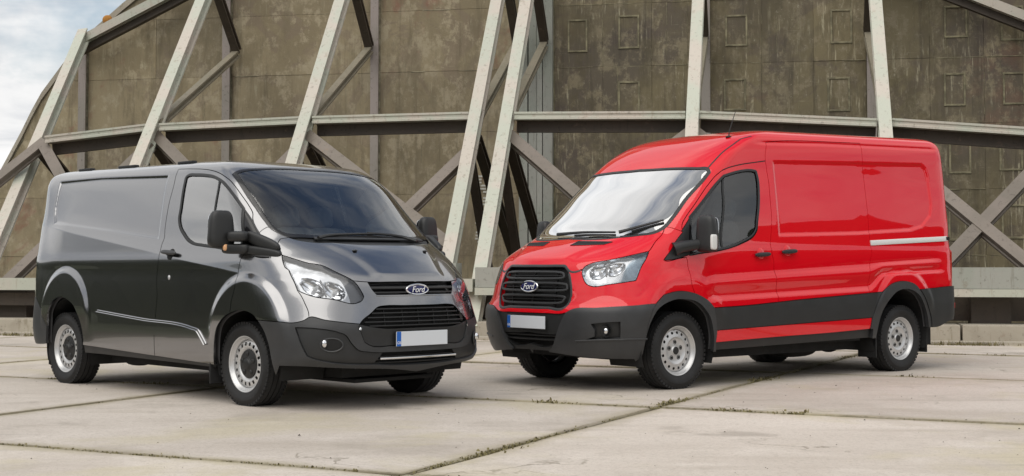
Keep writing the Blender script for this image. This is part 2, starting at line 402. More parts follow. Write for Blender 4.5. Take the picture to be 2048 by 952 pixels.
class Hull:
    """half body surface (y>=0): rows are level sections, columns run rear centre > side > front centre"""
    NV=420; NR,NS,NF=24,330,130
    LR,LS,LF=1.2,3.9,1.6
    def __init__(s,rows,rear_depth,disp=None,barrel=.012,xmid=-1.5,tilt=None):
        T=np.array(rows,float)
        d=np.sqrt(np.diff(T[:,0])**2+np.maximum(np.diff(T[:,1])**2,.35*np.diff(T[:,2])**2))
        v=np.concatenate([[0],np.cumsum(d)]);s.vmax=v[-1]
        s.V=np.linspace(0,v[-1],s.NV)
        R=np.stack([pchip(v,T[:,i],s.V) for i in range(6)],1)
        R=smooth(R,2.2)
        R[:,1]=np.maximum(R[:,1],.004)
        us=np.concatenate([np.linspace(0,s.LR,s.NR,endpoint=False),s.LR+np.linspace(0,s.LS,s.NS,endpoint=False),s.LR+s.LS+np.linspace(0,s.LF,s.NF)])
        s.U=us
        P=np.empty((s.NV,len(us),3))
        th=np.linspace(0,np.pi/2,2000)
        for j in range(s.NV):
            z,w,xf,xs,n,xr=R[j]
            def quarter(dx,n,num,end):
                x=np.cos(th)**(2/n)*dx;y=np.sin(th)**(2/n)*w   # from front centre (y=0) to side
                L=np.concatenate([[0],np.cumsum(np.hypot(np.diff(x),np.diff(y)))]);L/=L[-1]
                q=np.linspace(0,1,num)
                return np.interp(q,L,x),np.interp(q,L,y)
            rd=min(rear_depth,w*1.2)
            qx,qy=quarter(rd,4.,s.NR+1,0)
            rx=xr+rd-qx[:-1];ry=qy[:-1]
            xx=np.linspace(xr+rd,xs,s.NS+1)[:-1]
            fx,fy=quarter(xf-xs,n,s.NF,1)
            fx=(xs+fx)[::-1];fy=fy[::-1]
            x=np.concatenate([rx,xx,fx]);y=np.concatenate([ry,np.full(s.NS,w),fy])
            y=y*(1-barrel*((x-xmid)/2.2)**2)
            P[j,:,0]=x;P[j,:,1]=y;P[j,:,2]=z
        if tilt: P[...,2]+=tilt(P)
        s.P=P; s.normals()
        if disp is not None:
            s.P=P+s.N*disp(P,s.N)[...,None]; s.normals()
    def normals(s):
        P=s.P
        du=np.gradient(P,axis=1);dv=np.gradient(P,axis=0)
        N=np.cross(dv,du);l=np.linalg.norm(N,axis=2,keepdims=True)
        N=N/np.maximum(l,1e-12)
        # outward: positive y on the side
        if N[s.NV//3,s.NR+s.NS//2,1]<0:N=-N
        bad=l[...,0]<1e-10
        N[bad]=(0,0,1)
        s.N=N
    def at(s,u,v,what=None):
        A=s.P if what is None else what
        u=np.asarray(u,float);v=np.asarray(v,float)
        i=np.clip(np.searchsorted(s.U,u)-1,0,len(s.U)-2);j=np.clip(np.searchsorted(s.V,v)-1,0,s.NV-2)
        a=np.clip((u-s.U[i])/(s.U[i+1]-s.U[i]),0,1)[...,None];b=np.clip((v-s.V[j])/(s.V[j+1]-s.V[j]),0,1)[...,None]
        return (A[j,i]*(1-a)+A[j,i+1]*a)*(1-b)+(A[j+1,i]*(1-a)+A[j+1,i+1]*a)*b
    def normal(s,u,v):
        n=s.at(u,v,s.N);return n/np.linalg.norm(n,axis=-1,keepdims=True)
G_ROWS=[
(.18,.86,.88,.2,2.1,-3.40),(.24,.925,.965,.22,2.2,-3.50),(.32,.966,1.03,.3,2.45,-3.58),(.40,.982,1.05,.33,2.6,-3.62),(.53,.988,1.048,.32,2.65,-3.64),
(.62,.986,1.055,.30,2.6,-3.64),(.70,.984,1.045,.27,2.5,-3.63),(.78,.981,1.033,.24,2.42,-3.62),(.86,.978,1.016,.2,2.38,-3.62),(.91,.976,1.002,.15,2.38,-3.62),
(.96,.974,.982,.1,2.38,-3.62),(1.0,.972,.95,.05,2.43,-3.62),(1.05,.969,.89,0,2.5,-3.62),(1.12,.965,.80,-.05,2.5,-3.63),(1.2,.945,.685,-.08,2.42,-3.64),
(1.27,.93,.545,-.1,2.45,-3.65),(1.31,.922,.445,-.1,2.5,-3.65),(1.4,.905,.325,-.17,2.5,-3.66),(1.5,.885,.195,-.25,2.5,-3.67),(1.6,.862,.065,-.33,2.6,-3.69),
(1.7,.835,-.07,-.41,2.8,-3.72),(1.78,.81,-.18,-.48,2.9,-3.75),(1.84,.785,-.275,-.55,3,-3.77),(1.885,.76,-.355,-.6,3,-3.77),(1.92,.725,-.43,-.66,3,-3.76),
(1.95,.66,-.54,-.75,3,-3.73),(1.972,.56,-.69,-.9,3,-3.67),(1.985,.40,-.9,-1.1,3,-3.5),(1.992,.2,-1.2,-1.4,3,-3.2),(1.994,.01,-1.5,-1.6,3,-2.9)]
R_ROWS=[
(.24,.93,.85,.2,2.4,-4.14),(.31,.98,.92,.2,2.6,-4.18),(.388,1.002,.945,.22,2.7,-4.24),(.5,1.013,.965,.24,2.8,-4.29),(.585,1.018,.967,.25,2.85,-4.31),
(.70,1.02,.96,.24,2.85,-4.31),(.76,1.018,.945,.2,2.6,-4.31),(.83,1.016,.945,.17,2.45,-4.31),(.91,1.013,.937,.15,2.4,-4.31),(1.0,1.007,.918,.1,2.4,-4.31),
(1.088,.995,.887,.05,2.42,-4.32),(1.13,.99,.855,.0,2.5,-4.33),(1.18,.985,.78,-.05,2.5,-4.33),(1.24,.978,.66,-.1,2.5,-4.34),(1.29,.967,.545,-.12,2.5,-4.34),
(1.34,.96,.42,-.15,2.5,-4.34),(1.38,.955,.33,-.18,2.55,-4.34),(1.5,.94,.185,-.28,2.6,-4.36),(1.65,.917,0,-.42,2.6,-4.37),(1.8,.893,-.18,-.55,2.7,-4.38),
(1.9,.876,-.31,-.65,2.8,-4.39),(1.995,.86,-.43,-.75,3,-4.4),(2.08,.848,-.54,-.85,3,-4.4),(2.16,.836,-.66,-.95,3,-4.4),(2.24,.82,-.80,-1.1,3,-4.4),
(2.31,.795,-.95,-1.25,3,-4.39),(2.362,.75,-1.12,-1.4,3,-4.36),(2.395,.67,-1.28,-1.6,3,-4.31),(2.417,.5,-1.5,-1.8,3,-4.23),(2.428,.3,-1.8,-2.1,3,-4.1),(2.43,.01,-2.2,-2.3,3,-3.9)]

def sstep(a,b,x):
    k=np.clip((x-a)/(b-a),0,1);return k*k*(3-2*k)
def seg_dist(px,pz,poly,closed=True):
    d=np.full(px.shape,1e9);ins=np.zeros(px.shape,bool);n=len(poly)
    for i in range(n if closed else n-1):
        ax,az=poly[i];bx,bz=poly[(i+1)%n];ex,ez=bx-ax,bz-az
        t=np.clip(((px-ax)*ex+(pz-az)*ez)/(ex*ex+ez*ez+1e-12),0,1)
        d=np.minimum(d,np.hypot(px-ax-t*ex,pz-az-t*ez))
        if closed: ins^=((az>pz)!=(bz>pz))&(px<ex*(pz-az)/(ez if abs(ez)>1e-9 else 1e-9)+ax)
    return d,ins
def sdf(px,pz,poly):
    d,i=seg_dist(px,pz,poly);return np.where(i,-d,d)
def tiltG(P):
    z=P[...,2];k=np.clip((z-1.55)/.35,0,1);k=k*k*(3-2*k)
    return k*(.012*np.clip(-.9-P[...,0],0,9)+.012*np.clip((-.5-P[...,0])/.6,0,1))
def tiltR(P):
    z=P[...,2];k=np.clip((z-1.9)/.4,0,1);k=k*k*(3-2*k)
    return k*.025*np.clip(-1.2-P[...,0],0,9)
def arch(x,z,cx,cz,r,w,h,zlo):
    d=np.hypot(x-cx,z-cz)
    return h*(1-sstep(r-.012,r+w,d))*sstep(zlo-.25,zlo,z)
def dispG(P,N):
    x,y,z=P[...,0],P[...,1],P[...,2]
    ws=sstep(.45,.8,N[...,1])
    zs=1.44-.127*(x+3.2);s=z-zs
    D=.012*np.where(s>0,np.exp(-np.maximum(s,0)/.10),1.)*ws*sstep(.75,.45,x)
    # flank stays upright up to the shoulder line, then leans in
    lean=np.interp(z,[1.0,1.05,1.12,1.2,1.27,1.31,1.4,1.5,1.6],[0,.003,.012,.027,.042,.05,.067,.087,.11])
    top=np.interp(zs,[1.0,1.05,1.12,1.2,1.27,1.31,1.4,1.5,1.6],[0,.003,.012,.027,.042,.05,.067,.087,.11])
    D=D+.55*np.where(s<=0,lean,top*np.exp(-np.maximum(s,0)/.16))*sstep(.5,.1,x)*sstep(-3.5,-2.9,x)*ws
    q=sdf(x,z,[(-3.36,1.905),(-3.31,1.64),(-3.27,1.56),(-3.20,1.48),(-2.11,1.39),(-1.27,1.31),(-1.37,1.875),(-2.56,1.91)])
    D=D-.016*(1-sstep(-.03,.004,q))*ws
    D=D+arch(x,z,-2.80,.60,.43,.06,.024,.72)*ws+arch(x,z,.12,.52,.455,.07,.030,.70)*sstep(.2,.6,N[...,1])
    # door skin tucks in a little towards the sill
    D=D-.004*sstep(.55,.40,z)*sstep(-2.35,-2.2,x)*sstep(-.3,-.42,x)*ws
    # raised centre of the bonnet
    yb=.30+.22*sstep(.95,.35,x)
    D=D+.016*(1-sstep(yb-.02,yb+.09,y))*sstep(.96,1.03,z)*sstep(1.31,1.24,z)*sstep(.3,.42,x)
    return D
def dispR(P,N):
    x,y,z=P[...,0],P[...,1],P[...,2]
    ws=sstep(.5,.8,N[...,1])
    zt=1.01+.046*(-.33-x);zb=.80+.030*(-.42-x)
    zb=zb+.13*sstep(-2.66,-2.95,x)
    s=(zt-z);span=np.maximum(zt-zb,.05)
    m=sstep(-.22,-.40,x)*sstep(-4.05,-3.8,x)
    t=np.clip(s/span,0,1)
    prof=np.where(s<0,-.016*np.exp(s/.05)*0,0.)
    prof=-.016*sstep(0,.02,s)*0+np.where(s<=0,-.010*np.exp(-(-s)/.05),0)
    prof=prof+np.where(s>0,-.010+.016*sstep(0,.38,t)-.024*sstep(.36,.92,t)+.024*sstep(.9,1.16,s/span),0)
    prof=np.where(s/span>1.4,.006,prof)
    D=prof*m*ws
    q=sdf(x,z,[(-1.40,2.10),(-2.8,2.15),(-3.86,2.185),(-3.93,2.14),(-3.96,2.04),(-3.95,1.74),(-3.90,1.62),(-3.72,1.50),(-3.5,1.455),(-2.59,1.405),(-1.35,1.37)])
    D=D-.013*(1-sstep(-.03,.004,q))*ws
    D=D+arch(x,z,-3.25,.56,.46,.07,.022,.80)*ws+arch(x,z,.02,.48,.50,.10,.016,.75)*ws
    # gutter groove under the roof edge
    zg=2.27+.043*(-1.26-x)*(x>-2.2)+(.0404+.024*(-2.2-x))*(x<=-2.2)
    D=D-.010*np.exp(-((z-zg)/.016)**2)*sstep(-1.15,-1.4,x)*sstep(-4.2,-4.05,x)
    # bonnet: centre plateau
    yb=.34+.26*sstep(.85,.3,x)
    D=D+.014*(1-sstep(yb-.02,yb+.10,y))*sstep(1.10,1.16,z)*sstep(1.38,1.31,z)*sstep(.2,.34,x)
    return D
def make_hulls():
    return Hull(G_ROWS,.35,dispG,tilt=tiltG),Hull(R_ROWS,.3,dispR,tilt=tiltR)

# seam lines of the two bodies in surface coordinates (metres along the body, metres up)
G_CUTS={
'screen':[(6.7, 2.0843),(6.1336, 2.0813),(5.788, 2.061),(5.5397, 2.0371),(5.4239, 2.0132),(5.3525, 1.9811),(5.3829, 1.9127),(5.4895, 1.6413),(5.5523, 1.4735),(5.592, 1.3914),(5.6446, 1.3525),(5.8953, 1.3228),(6.3225, 1.3136),(6.7, 1.3116)],
'bonnet_rear':[(5.592, 1.3914),(5.6338, 1.3424),(5.72, 1.3011),(5.8259, 1.2564),(6.0125, 1.2238),(6.3462, 1.1861),(6.7, 1.1801)],
'bonnet_side':[(5.72, 1.3011),(5.6372, 1.2845),(5.6116, 1.231),(5.6166, 1.16),(5.6308, 1.0838)],
'bonnet_front':[(5.6308, 1.0838),(5.741, 1.0429),(5.8353, 1.0067),(5.9466, 0.9803),(6.027, 0.9187),(6.0891, 0.8692),(6.1218, 0.8393),(6.2329, 0.8306),(6.4624, 0.83),(6.7, 0.83)],
'lamp':[(5.6308, 1.0838),(5.6293, 0.9599),(5.6514, 0.936),(5.6355, 0.8452),(5.6203, 0.7631),(5.7051, 0.727),(5.8908, 0.6969),(6.0748, 0.6685),(6.1329, 0.6926),(6.1521, 0.7209),(6.1403, 0.783),(6.1218, 0.8393)],
'pillar':[(5.425, 1.3548),(5.4816, 1.3853),(5.5401, 1.4086),(5.592, 1.3914)],
'fender_front':[(5.6203, 0.7631),(5.6427, 0.6657),(5.6588, 0.6007),(5.6567, 0.5655)],
'bumper_top':[(5.125, 0.537),(5.1995, 0.5344),(5.4032, 0.5243),(5.5136, 0.5229),(5.6186, 0.5467),(5.6567, 0.5655),(5.7869, 0.5453),(5.9284, 0.527),(6.0757, 0.5131)],
'grille_top':[(6.2329, 0.8306),(6.2483, 0.7679),(6.2824, 0.7216),(6.4848, 0.7202),(6.7, 0.7202)],
'grille_low':[(6.7, 0.6463),(6.5353, 0.6463),(6.3243, 0.6467),(6.2694, 0.6408),(6.1912, 0.5928),(6.0757, 0.5131),(6.0614, 0.4919),(6.0748, 0.4589),(6.1113, 0.3736),(6.157, 0.3519),(6.3806, 0.3417),(6.7, 0.3387)],
'grille_div':[(6.0757, 0.5131),(6.1971, 0.4894),(6.3168, 0.4755),(6.5127, 0.4744),(6.7, 0.4744)],
'fog':[(5.518, 0.4881),(5.7129, 0.4807),(5.8861, 0.4522),(5.9425, 0.431),(5.9931, 0.3667),(6.0515, 0.316),(6.1311, 0.3019),(6.2886, 0.2926),(6.2043, 0.2029),(5.9781, 0.2092),(5.8027, 0.2265),(5.6733, 0.2526),(5.6034, 0.2757),(5.5605, 0.3592),(5.518, 0.4881)],
'intake':[(6.2886, 0.2926),(6.4457, 0.2911),(6.7, 0.2911)],
'intake_low':[(6.2043, 0.2029),(6.3906, 0.1931),(6.7, 0.1891)],
'door':[(4.2085, 2.0746),(4.4867, 2.0669),(4.7293, 2.0582),(4.8857, 2.041),(5.0344, 2.0089),(5.2469, 1.9045),(5.3667, 1.7276),(5.4147, 1.6218),(5.4298, 1.5506),(5.4082, 1.4929),(5.4301, 1.3293),(5.5189, 1.0966),(5.5216, 1.0557),(5.4265, 1.0548),(5.2393, 1.0889),(5.1967, 1.0787),(5.0751, 0.9003),(4.9698, 0.8014),(4.8181, 0.6828),(4.7539, 0.5732)],
'door_rear':[(4.2085, 2.0746),(4.1297, 1.9382),(3.9432, 1.6746),(3.7751, 1.2747),(3.7478, 1.0599),(3.5618, 0.7583),(3.4718, 0.4793),(3.4054, 0.1795)],
'window':[(4.4204, 1.9816),(4.5931, 1.9892),(4.7725, 1.9799),(4.9627, 1.9487),(5.1237, 1.8646),(5.2578, 1.7253),(5.3313, 1.5992),(5.2274, 1.3813),(5.195, 1.1094),(4.9946, 1.1424),(4.7804, 1.1778),(4.526, 1.2064),(4.3283, 1.2402),(4.1855, 1.3268),(4.1141, 1.4403),(4.1142, 1.5076),(4.1746, 1.6277),(4.3334, 1.9107),(4.3768, 1.963),(4.4204, 1.9816)],
'sail':[(5.3313, 1.5992),(5.3889, 1.4738),(5.4208, 1.3156),(5.5086, 1.0901),(5.5024, 1.0645),(5.4273, 1.0711),(5.195, 1.1094)],
'sill':[(2.0606, 0.2366),(3.2224, 0.1992),(4.4711, 0.1595)],
'sill_low':[(2.0322, 0.1616),(3.2243, 0.1497),(4.4959, 0.1282)],
'arch_r':[(1.1077, 0.0219),(1.3082, 0.2611),(1.3557, 0.3703),(1.409, 0.5195),(1.4905, 0.6141),(1.6569, 0.6595),(1.8336, 0.6343),(1.9912, 0.5593),(2.0872, 0.4197),(2.1035, 0.281),(1.9571, 0.0233)],
'arch_f':[(4.4587, 0.0228),(4.398, 0.1816),(4.417, 0.3208),(4.4872, 0.4394),(4.6088, 0.5243),(4.7783, 0.5839),(4.9722, 0.6009),(5.1119, 0.564),(5.1795, 0.4889),(5.2156, 0.3801),(5.2361, 0.2612),(5.4235, 0.0174)],
'mould':[(2.4052, 0.5511),(3.2532, 0.4979),(4.0949, 0.4473),(4.1827, 0.4309),(4.2366, 0.385),(4.2892, 0.3256),(3.9785, 0.3405),(3.2459, 0.3945),(2.457, 0.456),(2.4052, 0.5511)],
'rear_bumper':[(1.3617, 0.3802),(1.1803, 0.5598),(1.0519, 0.6604),(0.45, 0.62),(0.0, 0.62)],
'under_rear':[(0.0, 0.235),(0.6, 0.235),(1.1998, 0.2121),(1.3253, 0.222)],
'chin':[(5.3277, 0.1207),(5.3425, 0.1988),(5.4391, 0.1983),(5.6138, 0.1936),(5.9871, 0.1755),(6.4057, 0.156),(6.7, 0.1215)],
}
G_SEEDS={'windscreen':[(5.9425, 1.6404)],'cowl':[(5.8807, 1.277)],'bonnet':[(5.9616, 1.1535)],'headlight':[(5.8062, 0.7983)],'fender':[(5.4649, 0.9603)],'bumper':[(5.3962, 0.3565)],'front_panel':[(5.7421, 0.6381)],'grille':[(6.4394, 0.7759)],'lower_grille':[(6.3947, 0.5847)],'plate_panel':[(6.2548, 0.3889)],'fog_pocket':[(5.7016, 0.3601)],'intake':[(6.381, 0.2329)],'door':[(3.9841, 1.4025)],'window':[(4.5412, 1.6574)],'mirror_sail':[(5.3022, 1.2329)],'moulding':[(2.7932, 0.4778), (3.8871, 0.4039)],'body_side':[(2.7895, 1.7113)],'sill':[(3.2225, 0.1704)],'void':[(1.7274, 0.3604), (4.8587, 0.3605), (3.2272, 0.1059), (0.3, 0.1), (6.7, 0.0608)],'rear_bumper':[(1.2415, 0.3604)]}
G_PTS={'div': [(5.0286, 1.9074), (4.8123, 1.5832), (4.6935, 1.3904), (4.6498, 1.1839)], 'bowl': [(5.7657, 0.8076), (5.9324, 0.7791)], 'fog': [(5.762, 0.3694), (5.8581, 0.3501)], 'handle': [(3.8336, 1.1082), (4.1064, 1.0909)], 'lock': [(3.852, 0.8585)], 'clip': [(6.0804, 0.485), (6.0699, 0.4683)], 'badge': [], 'chrome': [(6.2512, 0.249), (6.5154, 0.2443)], 'bonnet_crease': [(5.9876, 1.1319), (6.0887, 1.0228), (6.1611, 0.9208)], 'seal_top': [(4.2085, 2.0746), (4.7293, 2.0582)]}
R_CUTS={
'screen':[(6.7, 2.0975),(6.6714, 2.0965),(6.0288, 2.089),(5.5905, 2.0761),(5.4407, 2.0685),(5.3809, 2.0254),(5.3944, 1.9236),(5.4748, 1.6906),(5.5001, 1.4902),(5.5294, 1.3943),(5.5859, 1.3408),(5.819, 1.2823),(6.01, 1.2329),(6.7, 1.2249)],
'pillar':[(5.5294, 1.3943),(5.4296, 1.3765),(5.358, 1.3585),(5.2735, 1.3339)],
'bonnet_side':[(5.5294, 1.3943),(5.5106, 1.3081),(5.534, 1.211),(5.5635, 1.0422)],
'bonnet_front':[(6.7, 0.8768),(6.5134, 0.8758),(6.3522, 0.8769),(6.2901, 0.8734),(6.2317, 0.8346),(6.2139, 0.8246),(6.083, 0.8349),(6.0681, 0.8665),(6.0315, 0.8899),(5.8703, 0.9331),(5.5635, 1.0422)],
'lamp':[(5.5635, 1.0422),(5.5297, 0.8922),(5.5361, 0.7421),(5.77, 0.7097),(5.9466, 0.6928),(5.9947, 0.7089),(6.0428, 0.7524),(6.0746, 0.8017),(6.083, 0.8349)],
'grille':[(6.2317, 0.8346),(6.1434, 0.6262),(6.1425, 0.599),(6.1779, 0.5169),(6.1977, 0.5023),(6.4173, 0.496),(6.7, 0.496)],
'bumper_top':[(6.7, 0.4498),(6.408, 0.4498),(6.2093, 0.453),(6.1644, 0.4626),(6.1096, 0.4854),(5.8379, 0.5041),(5.548, 0.5217),(5.2767, 0.5376)],
'bump_v':[(6.1644, 0.4626),(6.2355, 0.3522),(6.2903, 0.2521),(6.3514, 0.1609),(6.4048, 0.1248),(6.4147, 0.073)],
'intake':[(6.7, 0.2756),(6.4966, 0.2653),(6.2756, 0.2657),(6.3406, 0.1838),(6.3851, 0.1631),(6.7, 0.1702)],
'fog':[(5.8824, 0.3683),(5.7603, 0.3815),(5.6048, 0.3894),(5.606, 0.3185),(5.614, 0.2482),(5.7934, 0.2366),(5.9576, 0.2283),(5.8515, 0.2629),(5.8469, 0.3171),(5.8824, 0.3683)],
'arch_fo':[(5.5093, 0.0),(5.3635, 0.1171),(5.3403, 0.2934),(5.3056, 0.4336),(5.2767, 0.5376),(5.2121, 0.6148),(5.0325, 0.6457),(4.8829, 0.6328),(4.7035, 0.575),(4.567, 0.4945),(4.5085, 0.2911),(4.5223, 0.1671),(4.5112, 0.0772),(4.5074, 0.0171)],
'arch_f':[(5.4369, 0.0125),(5.371, 0.1995),(5.3333, 0.2997),(5.2684, 0.4399),(5.224, 0.504),(5.1015, 0.5651),(4.9382, 0.5752),(4.7622, 0.5348),(4.5979, 0.4101),(4.5483, 0.26),(4.5472, 0.1299),(4.546, 0.0169)],
'arch_ro':[(2.2999, 0.0296),(2.3569, 0.1801),(2.4028, 0.3497),(2.3448, 0.4739),(2.292, 0.5865),(2.1644, 0.6731),(1.9413, 0.7094),(1.7562, 0.6719),(1.6333, 0.5643),(1.5021, 0.3801),(1.424, 0.2302),(1.3185, 0.0296)],
'arch_r':[(2.2374, 0.0297),(2.296, 0.1801),(2.2945, 0.3202),(2.211, 0.4897),(2.0674, 0.6047),(1.8821, 0.6296),(1.7114, 0.5698),(1.5757, 0.42),(1.4997, 0.2801),(1.3666, 0.0296)],
'door':[(4.5842, 2.1998),(4.7604, 2.1705),(4.9404, 2.1372),(5.086, 2.0955),(5.1889, 2.0531),(5.2491, 1.9859),(5.2772, 1.8862),(5.3129, 1.6952),(5.3426, 1.4863),(5.3432, 1.4443),(5.2735, 1.3339),(5.3262, 1.0957),(5.3445, 0.9308),(5.32, 0.9213),(5.156, 0.95),(5.0817, 0.9639),(4.9653, 0.834),(4.9013, 0.7212),(4.8402, 0.6268)],
'door_rear':[(4.5842, 2.1998),(4.4622, 2.0744),(4.327, 1.9089),(4.222, 1.7297),(4.0463, 1.3647),(3.9809, 1.0366),(3.8586, 0.845),(3.7763, 0.6426),(3.7341, 0.4541),(3.7179, 0.38),(3.7173, 0.3102)],
'window':[(4.64, 2.0631),(4.7194, 2.0702),(4.8882, 2.0511),(5.0936, 1.9831),(5.1217, 1.9363),(5.2104, 1.7113),(5.2801, 1.494),(5.1637, 1.3275),(5.0572, 1.001),(4.9731, 1.0221),(4.6846, 1.0793),(4.4281, 1.1877),(4.2881, 1.3117),(4.2717, 1.375),(4.2993, 1.4593),(4.5675, 1.992),(4.64, 2.0631)],
'sail':[(5.2801, 1.494),(5.2922, 1.3841),(5.3377, 1.1524),(5.3396, 0.9378),(5.3242, 0.9267),(5.1612, 0.9574),(5.0572, 1.001)],
'slide_top':[(4.5842, 2.1998),(4.6897, 2.3173),(4.862, 2.4625),(4.6225, 2.4906),(4.2853, 2.509),(3.62, 2.5154),(2.9193, 2.5207)],
'slide_rear':[(2.9193, 2.5207),(2.8231, 2.3552),(2.7063, 2.1159),(2.5708, 1.7098),(2.4533, 0.9104),(2.4555, 0.6392),(2.4561, 0.5804)],
'clad_top':[(4.555, 0.4916),(4.2006, 0.502),(3.4889, 0.5454),(2.8833, 0.5754),(2.2819, 0.605)],
'clad_bot':[(4.5046, 0.2882),(4.1128, 0.3002),(3.4053, 0.3202),(2.3801, 0.3501)],
'sill_end':[(2.4082, 0.365),(2.4078, 0.2801),(2.4143, 0.2202)],
'sillred_bot':[(4.5179, 0.1781),(3.7795, 0.2002),(3.0269, 0.2151),(2.3536, 0.2382)],
'sill_bot':[(4.5259, 0.0969),(3.4148, 0.1198),(2.3054, 0.1421)],
'rear_clad':[(1.7044, 0.6216),(1.5831, 0.6268),(1.3963, 0.6354),(1.1597, 0.6487),(0.75, 0.655),(0.0, 0.655)],
'rear_low':[(1.4592, 0.2252),(1.3125, 0.23),(1.1596, 0.2796),(0.55, 0.29),(0.0, 0.29)],
'chin':[(5.4646, 0.0376),(5.4861, 0.0636),(5.9855, 0.0793),(6.4101, 0.1093),(6.6715, 0.1136),(6.7, 0.073)],
}
R_SEEDS={'windscreen':[(5.7619, 1.8464)],'bonnet':[(5.9319, 1.0235)],'headlight':[(5.8089, 0.8241)],'fender':[(5.2946, 0.7683)],'bumper':[(5.9483, 0.4124)],'bumper_centre':[(6.3007, 0.3834), (6.7, 0.1297)],'grille':[(6.3087, 0.7677)],'intake':[(6.4135, 0.2259)],'fog_pocket':[(5.7044, 0.2968)],'door':[(4.1685, 1.4336)],'window':[(4.6598, 1.7147)],'mirror_sail':[(5.203, 1.0253)],'slider':[(3.3606, 1.7623)],'body_side':[(2.0001, 1.8087)],'arch_trim':[(4.9405, 0.6101), (1.9118, 0.6695)],'cladding':[(4.139, 0.38), (3.0416, 0.4299)],'rear_cladding':[(1.3011, 0.4799)],'sill_panel':[(3.4947, 0.2601)],'sill':[(3.4866, 0.16)],'void':[(4.8715, 0.38), (1.9416, 0.3801), (3.4709, 0.0659), (6.7, 0.0243), (0.3, 0.1)]}
R_PTS={'div': [(5.101, 1.9798), (4.8049, 1.5049), (4.6608, 1.0852)], 'bowl': [(5.9271, 0.8406), (5.7718, 0.8632)], 'fog': [(5.7449, 0.3074)], 'handle': [(4.2257, 0.9936), (4.0193, 1.0108)], 'handle2': [(3.8656, 1.0377), (3.6535, 1.0588)], 'rail': [(2.4728, 1.2155), (1.7854, 1.2695), (1.0884, 1.319)], 'roof_seam': [(5.4396, 2.0715), (5.4219, 2.1938), (5.3974, 2.351), (5.3977, 2.4972), (5.2947, 2.5538)], 'fog_ledge': [(6.0539, 0.2195), (5.9581, 0.2251), (5.71, 0.2351), (5.3449, 0.239)], 'antenna': [(5.6554, 2.5431)], 'drip': [(5.192, 2.0561), (5.086, 2.0955), (4.9404, 2.1372), (4.7604, 2.1705), (4.5842, 2.1998)]}

# ---------------------------------------------------------------- setting: slabs, field, wood, shelter doors
def kind(o): o['kind'] = 'structure'; return o
def ground():
    n = 48; V = [(0, 0, -.075)]; F = []
    T = [(-4.5, 0), (4.5, 0), (13.5, 26), (-13.5, 26)]; V = [(x, y, z) for z in (-.8, -.045) for x, y in T]
    kind(obj('ground', V, [(3, 2, 1, 0), (4, 5, 6, 7)]+[(i, (i+1) % 4, 4+(i+1) % 4, 4+i) for i in range(4)], 'soil'))
    gr = bpy.data.objects['ground']
    V = [(0, 0, -.10)]+[(900*math.cos(2*math.pi*i/n), 900*math.sin(2*math.pi*i/n), -.10) for i in range(n)]
    kind(obj('field', V, [(0, 1+i, 1+(i+1) % n) for i in range(n)], 'field_grass'))
    c, s_ = math.cos(AX), math.sin(AX)
    def W(a, b): return (a*c-b*s_, a*s_+b*c)
    rnd = random.Random(5)
    for i in range(-7, 6):
        for k in range(-5, 6):
            a0, b0 = J1+i*P1, J2+k*P2; cx, cy = W(a0+P1/2, b0+P2/2)
            yw = 20.6-.19*cx      # the slabs stop at the kerb of the shelter
            if cy-1 > yw+4 or cy < 0 or abs(cx) > .36*cy+3.2: continue
            g = .017; e = .014
            def ring(d, z): return [(P1*x, P2*y, z, d, x, y) for x, y in ((0, 0), (1, 0), (1, 1), (0, 1))]
            pts = []
            seg = 9
            bot = []; top = []
            cr = [(0, 0), (1, 0), (1, 1), (0, 1)]
            for q in range(4):
                (x0, y0), (x1, y1) = cr[q], cr[(q+1) % 4]
                for t in range(seg):
                    f = t/seg; x, y = x0+(x1-x0)*f, y0+(y1-y0)*f
                    w = g+rnd.uniform(-.006, .010); w2 = w+e+rnd.uniform(-.008, .018)*(1 if t else 1.6)
                    def ins(x, y, d): return (min(max(x*P1, d), P1-d)-P1/2, min(max(y*P2, d), P2-d)-P2/2)
                    bot.append((*ins(x, y, w), -.06)); pts.append((*ins(x, y, w), -.010)); top.append((*ins(x, y, w2), 0.))
            m = len(bot); V = bot+pts+top
            F = [tuple(2*m+q for q in range(m))]
            for q in range(m):
                r_ = (q+1) % m; F += [(q, r_, m+r_, m+q), (m+q, m+r_, 2*m+r_, 2*m+q)]
            if (i, k) == (99, 99): continue
            sl = obj('concrete_slab', V, F, 'concrete_ground', gr); sl.location = (cx, cy, rnd.uniform(-.004, .004)); sl.rotation_euler = (rnd.uniform(-.0008, .0008), rnd.uniform(-.0008, .0008), AX)
def blades(P, hgt, spread, n_each, rnd, mat, name, label_kind='stuff'):
    V = []; F = []
    for (x, y, z, s_) in P:
        for _ in range(n_each):
            a = rnd.uniform(0, 6.28); h = hgt*s_*rnd.uniform(.35, 1.2); ln = rnd.uniform(.2, 1.0)*h; w = rnd.uniform(.0025, .006)*(.6+s_)
            bx, by = x+rnd.gauss(0, spread*s_), y+rnd.gauss(0, spread*s_); ca, sa = math.cos(a), math.sin(a); k = len(V)
            V += [(bx-sa*w, by+ca*w, z), (bx+sa*w, by-ca*w, z), (bx+ca*ln*.45+sa*w*.7, by+sa*ln*.45-ca*w*.7, z+h*.65), (bx+ca*ln*.45-sa*w*.7, by+sa*ln*.45+ca*w*.7, z+h*.65), (bx+ca*ln, by+sa*ln, z+h*rnd.uniform(.55, 1.0))]
            F += [(k, k+1, k+2, k+3), (k+3, k+2, k+4)]
    o = obj(name, V, F, mat); o['kind'] = 'stuff'; return o
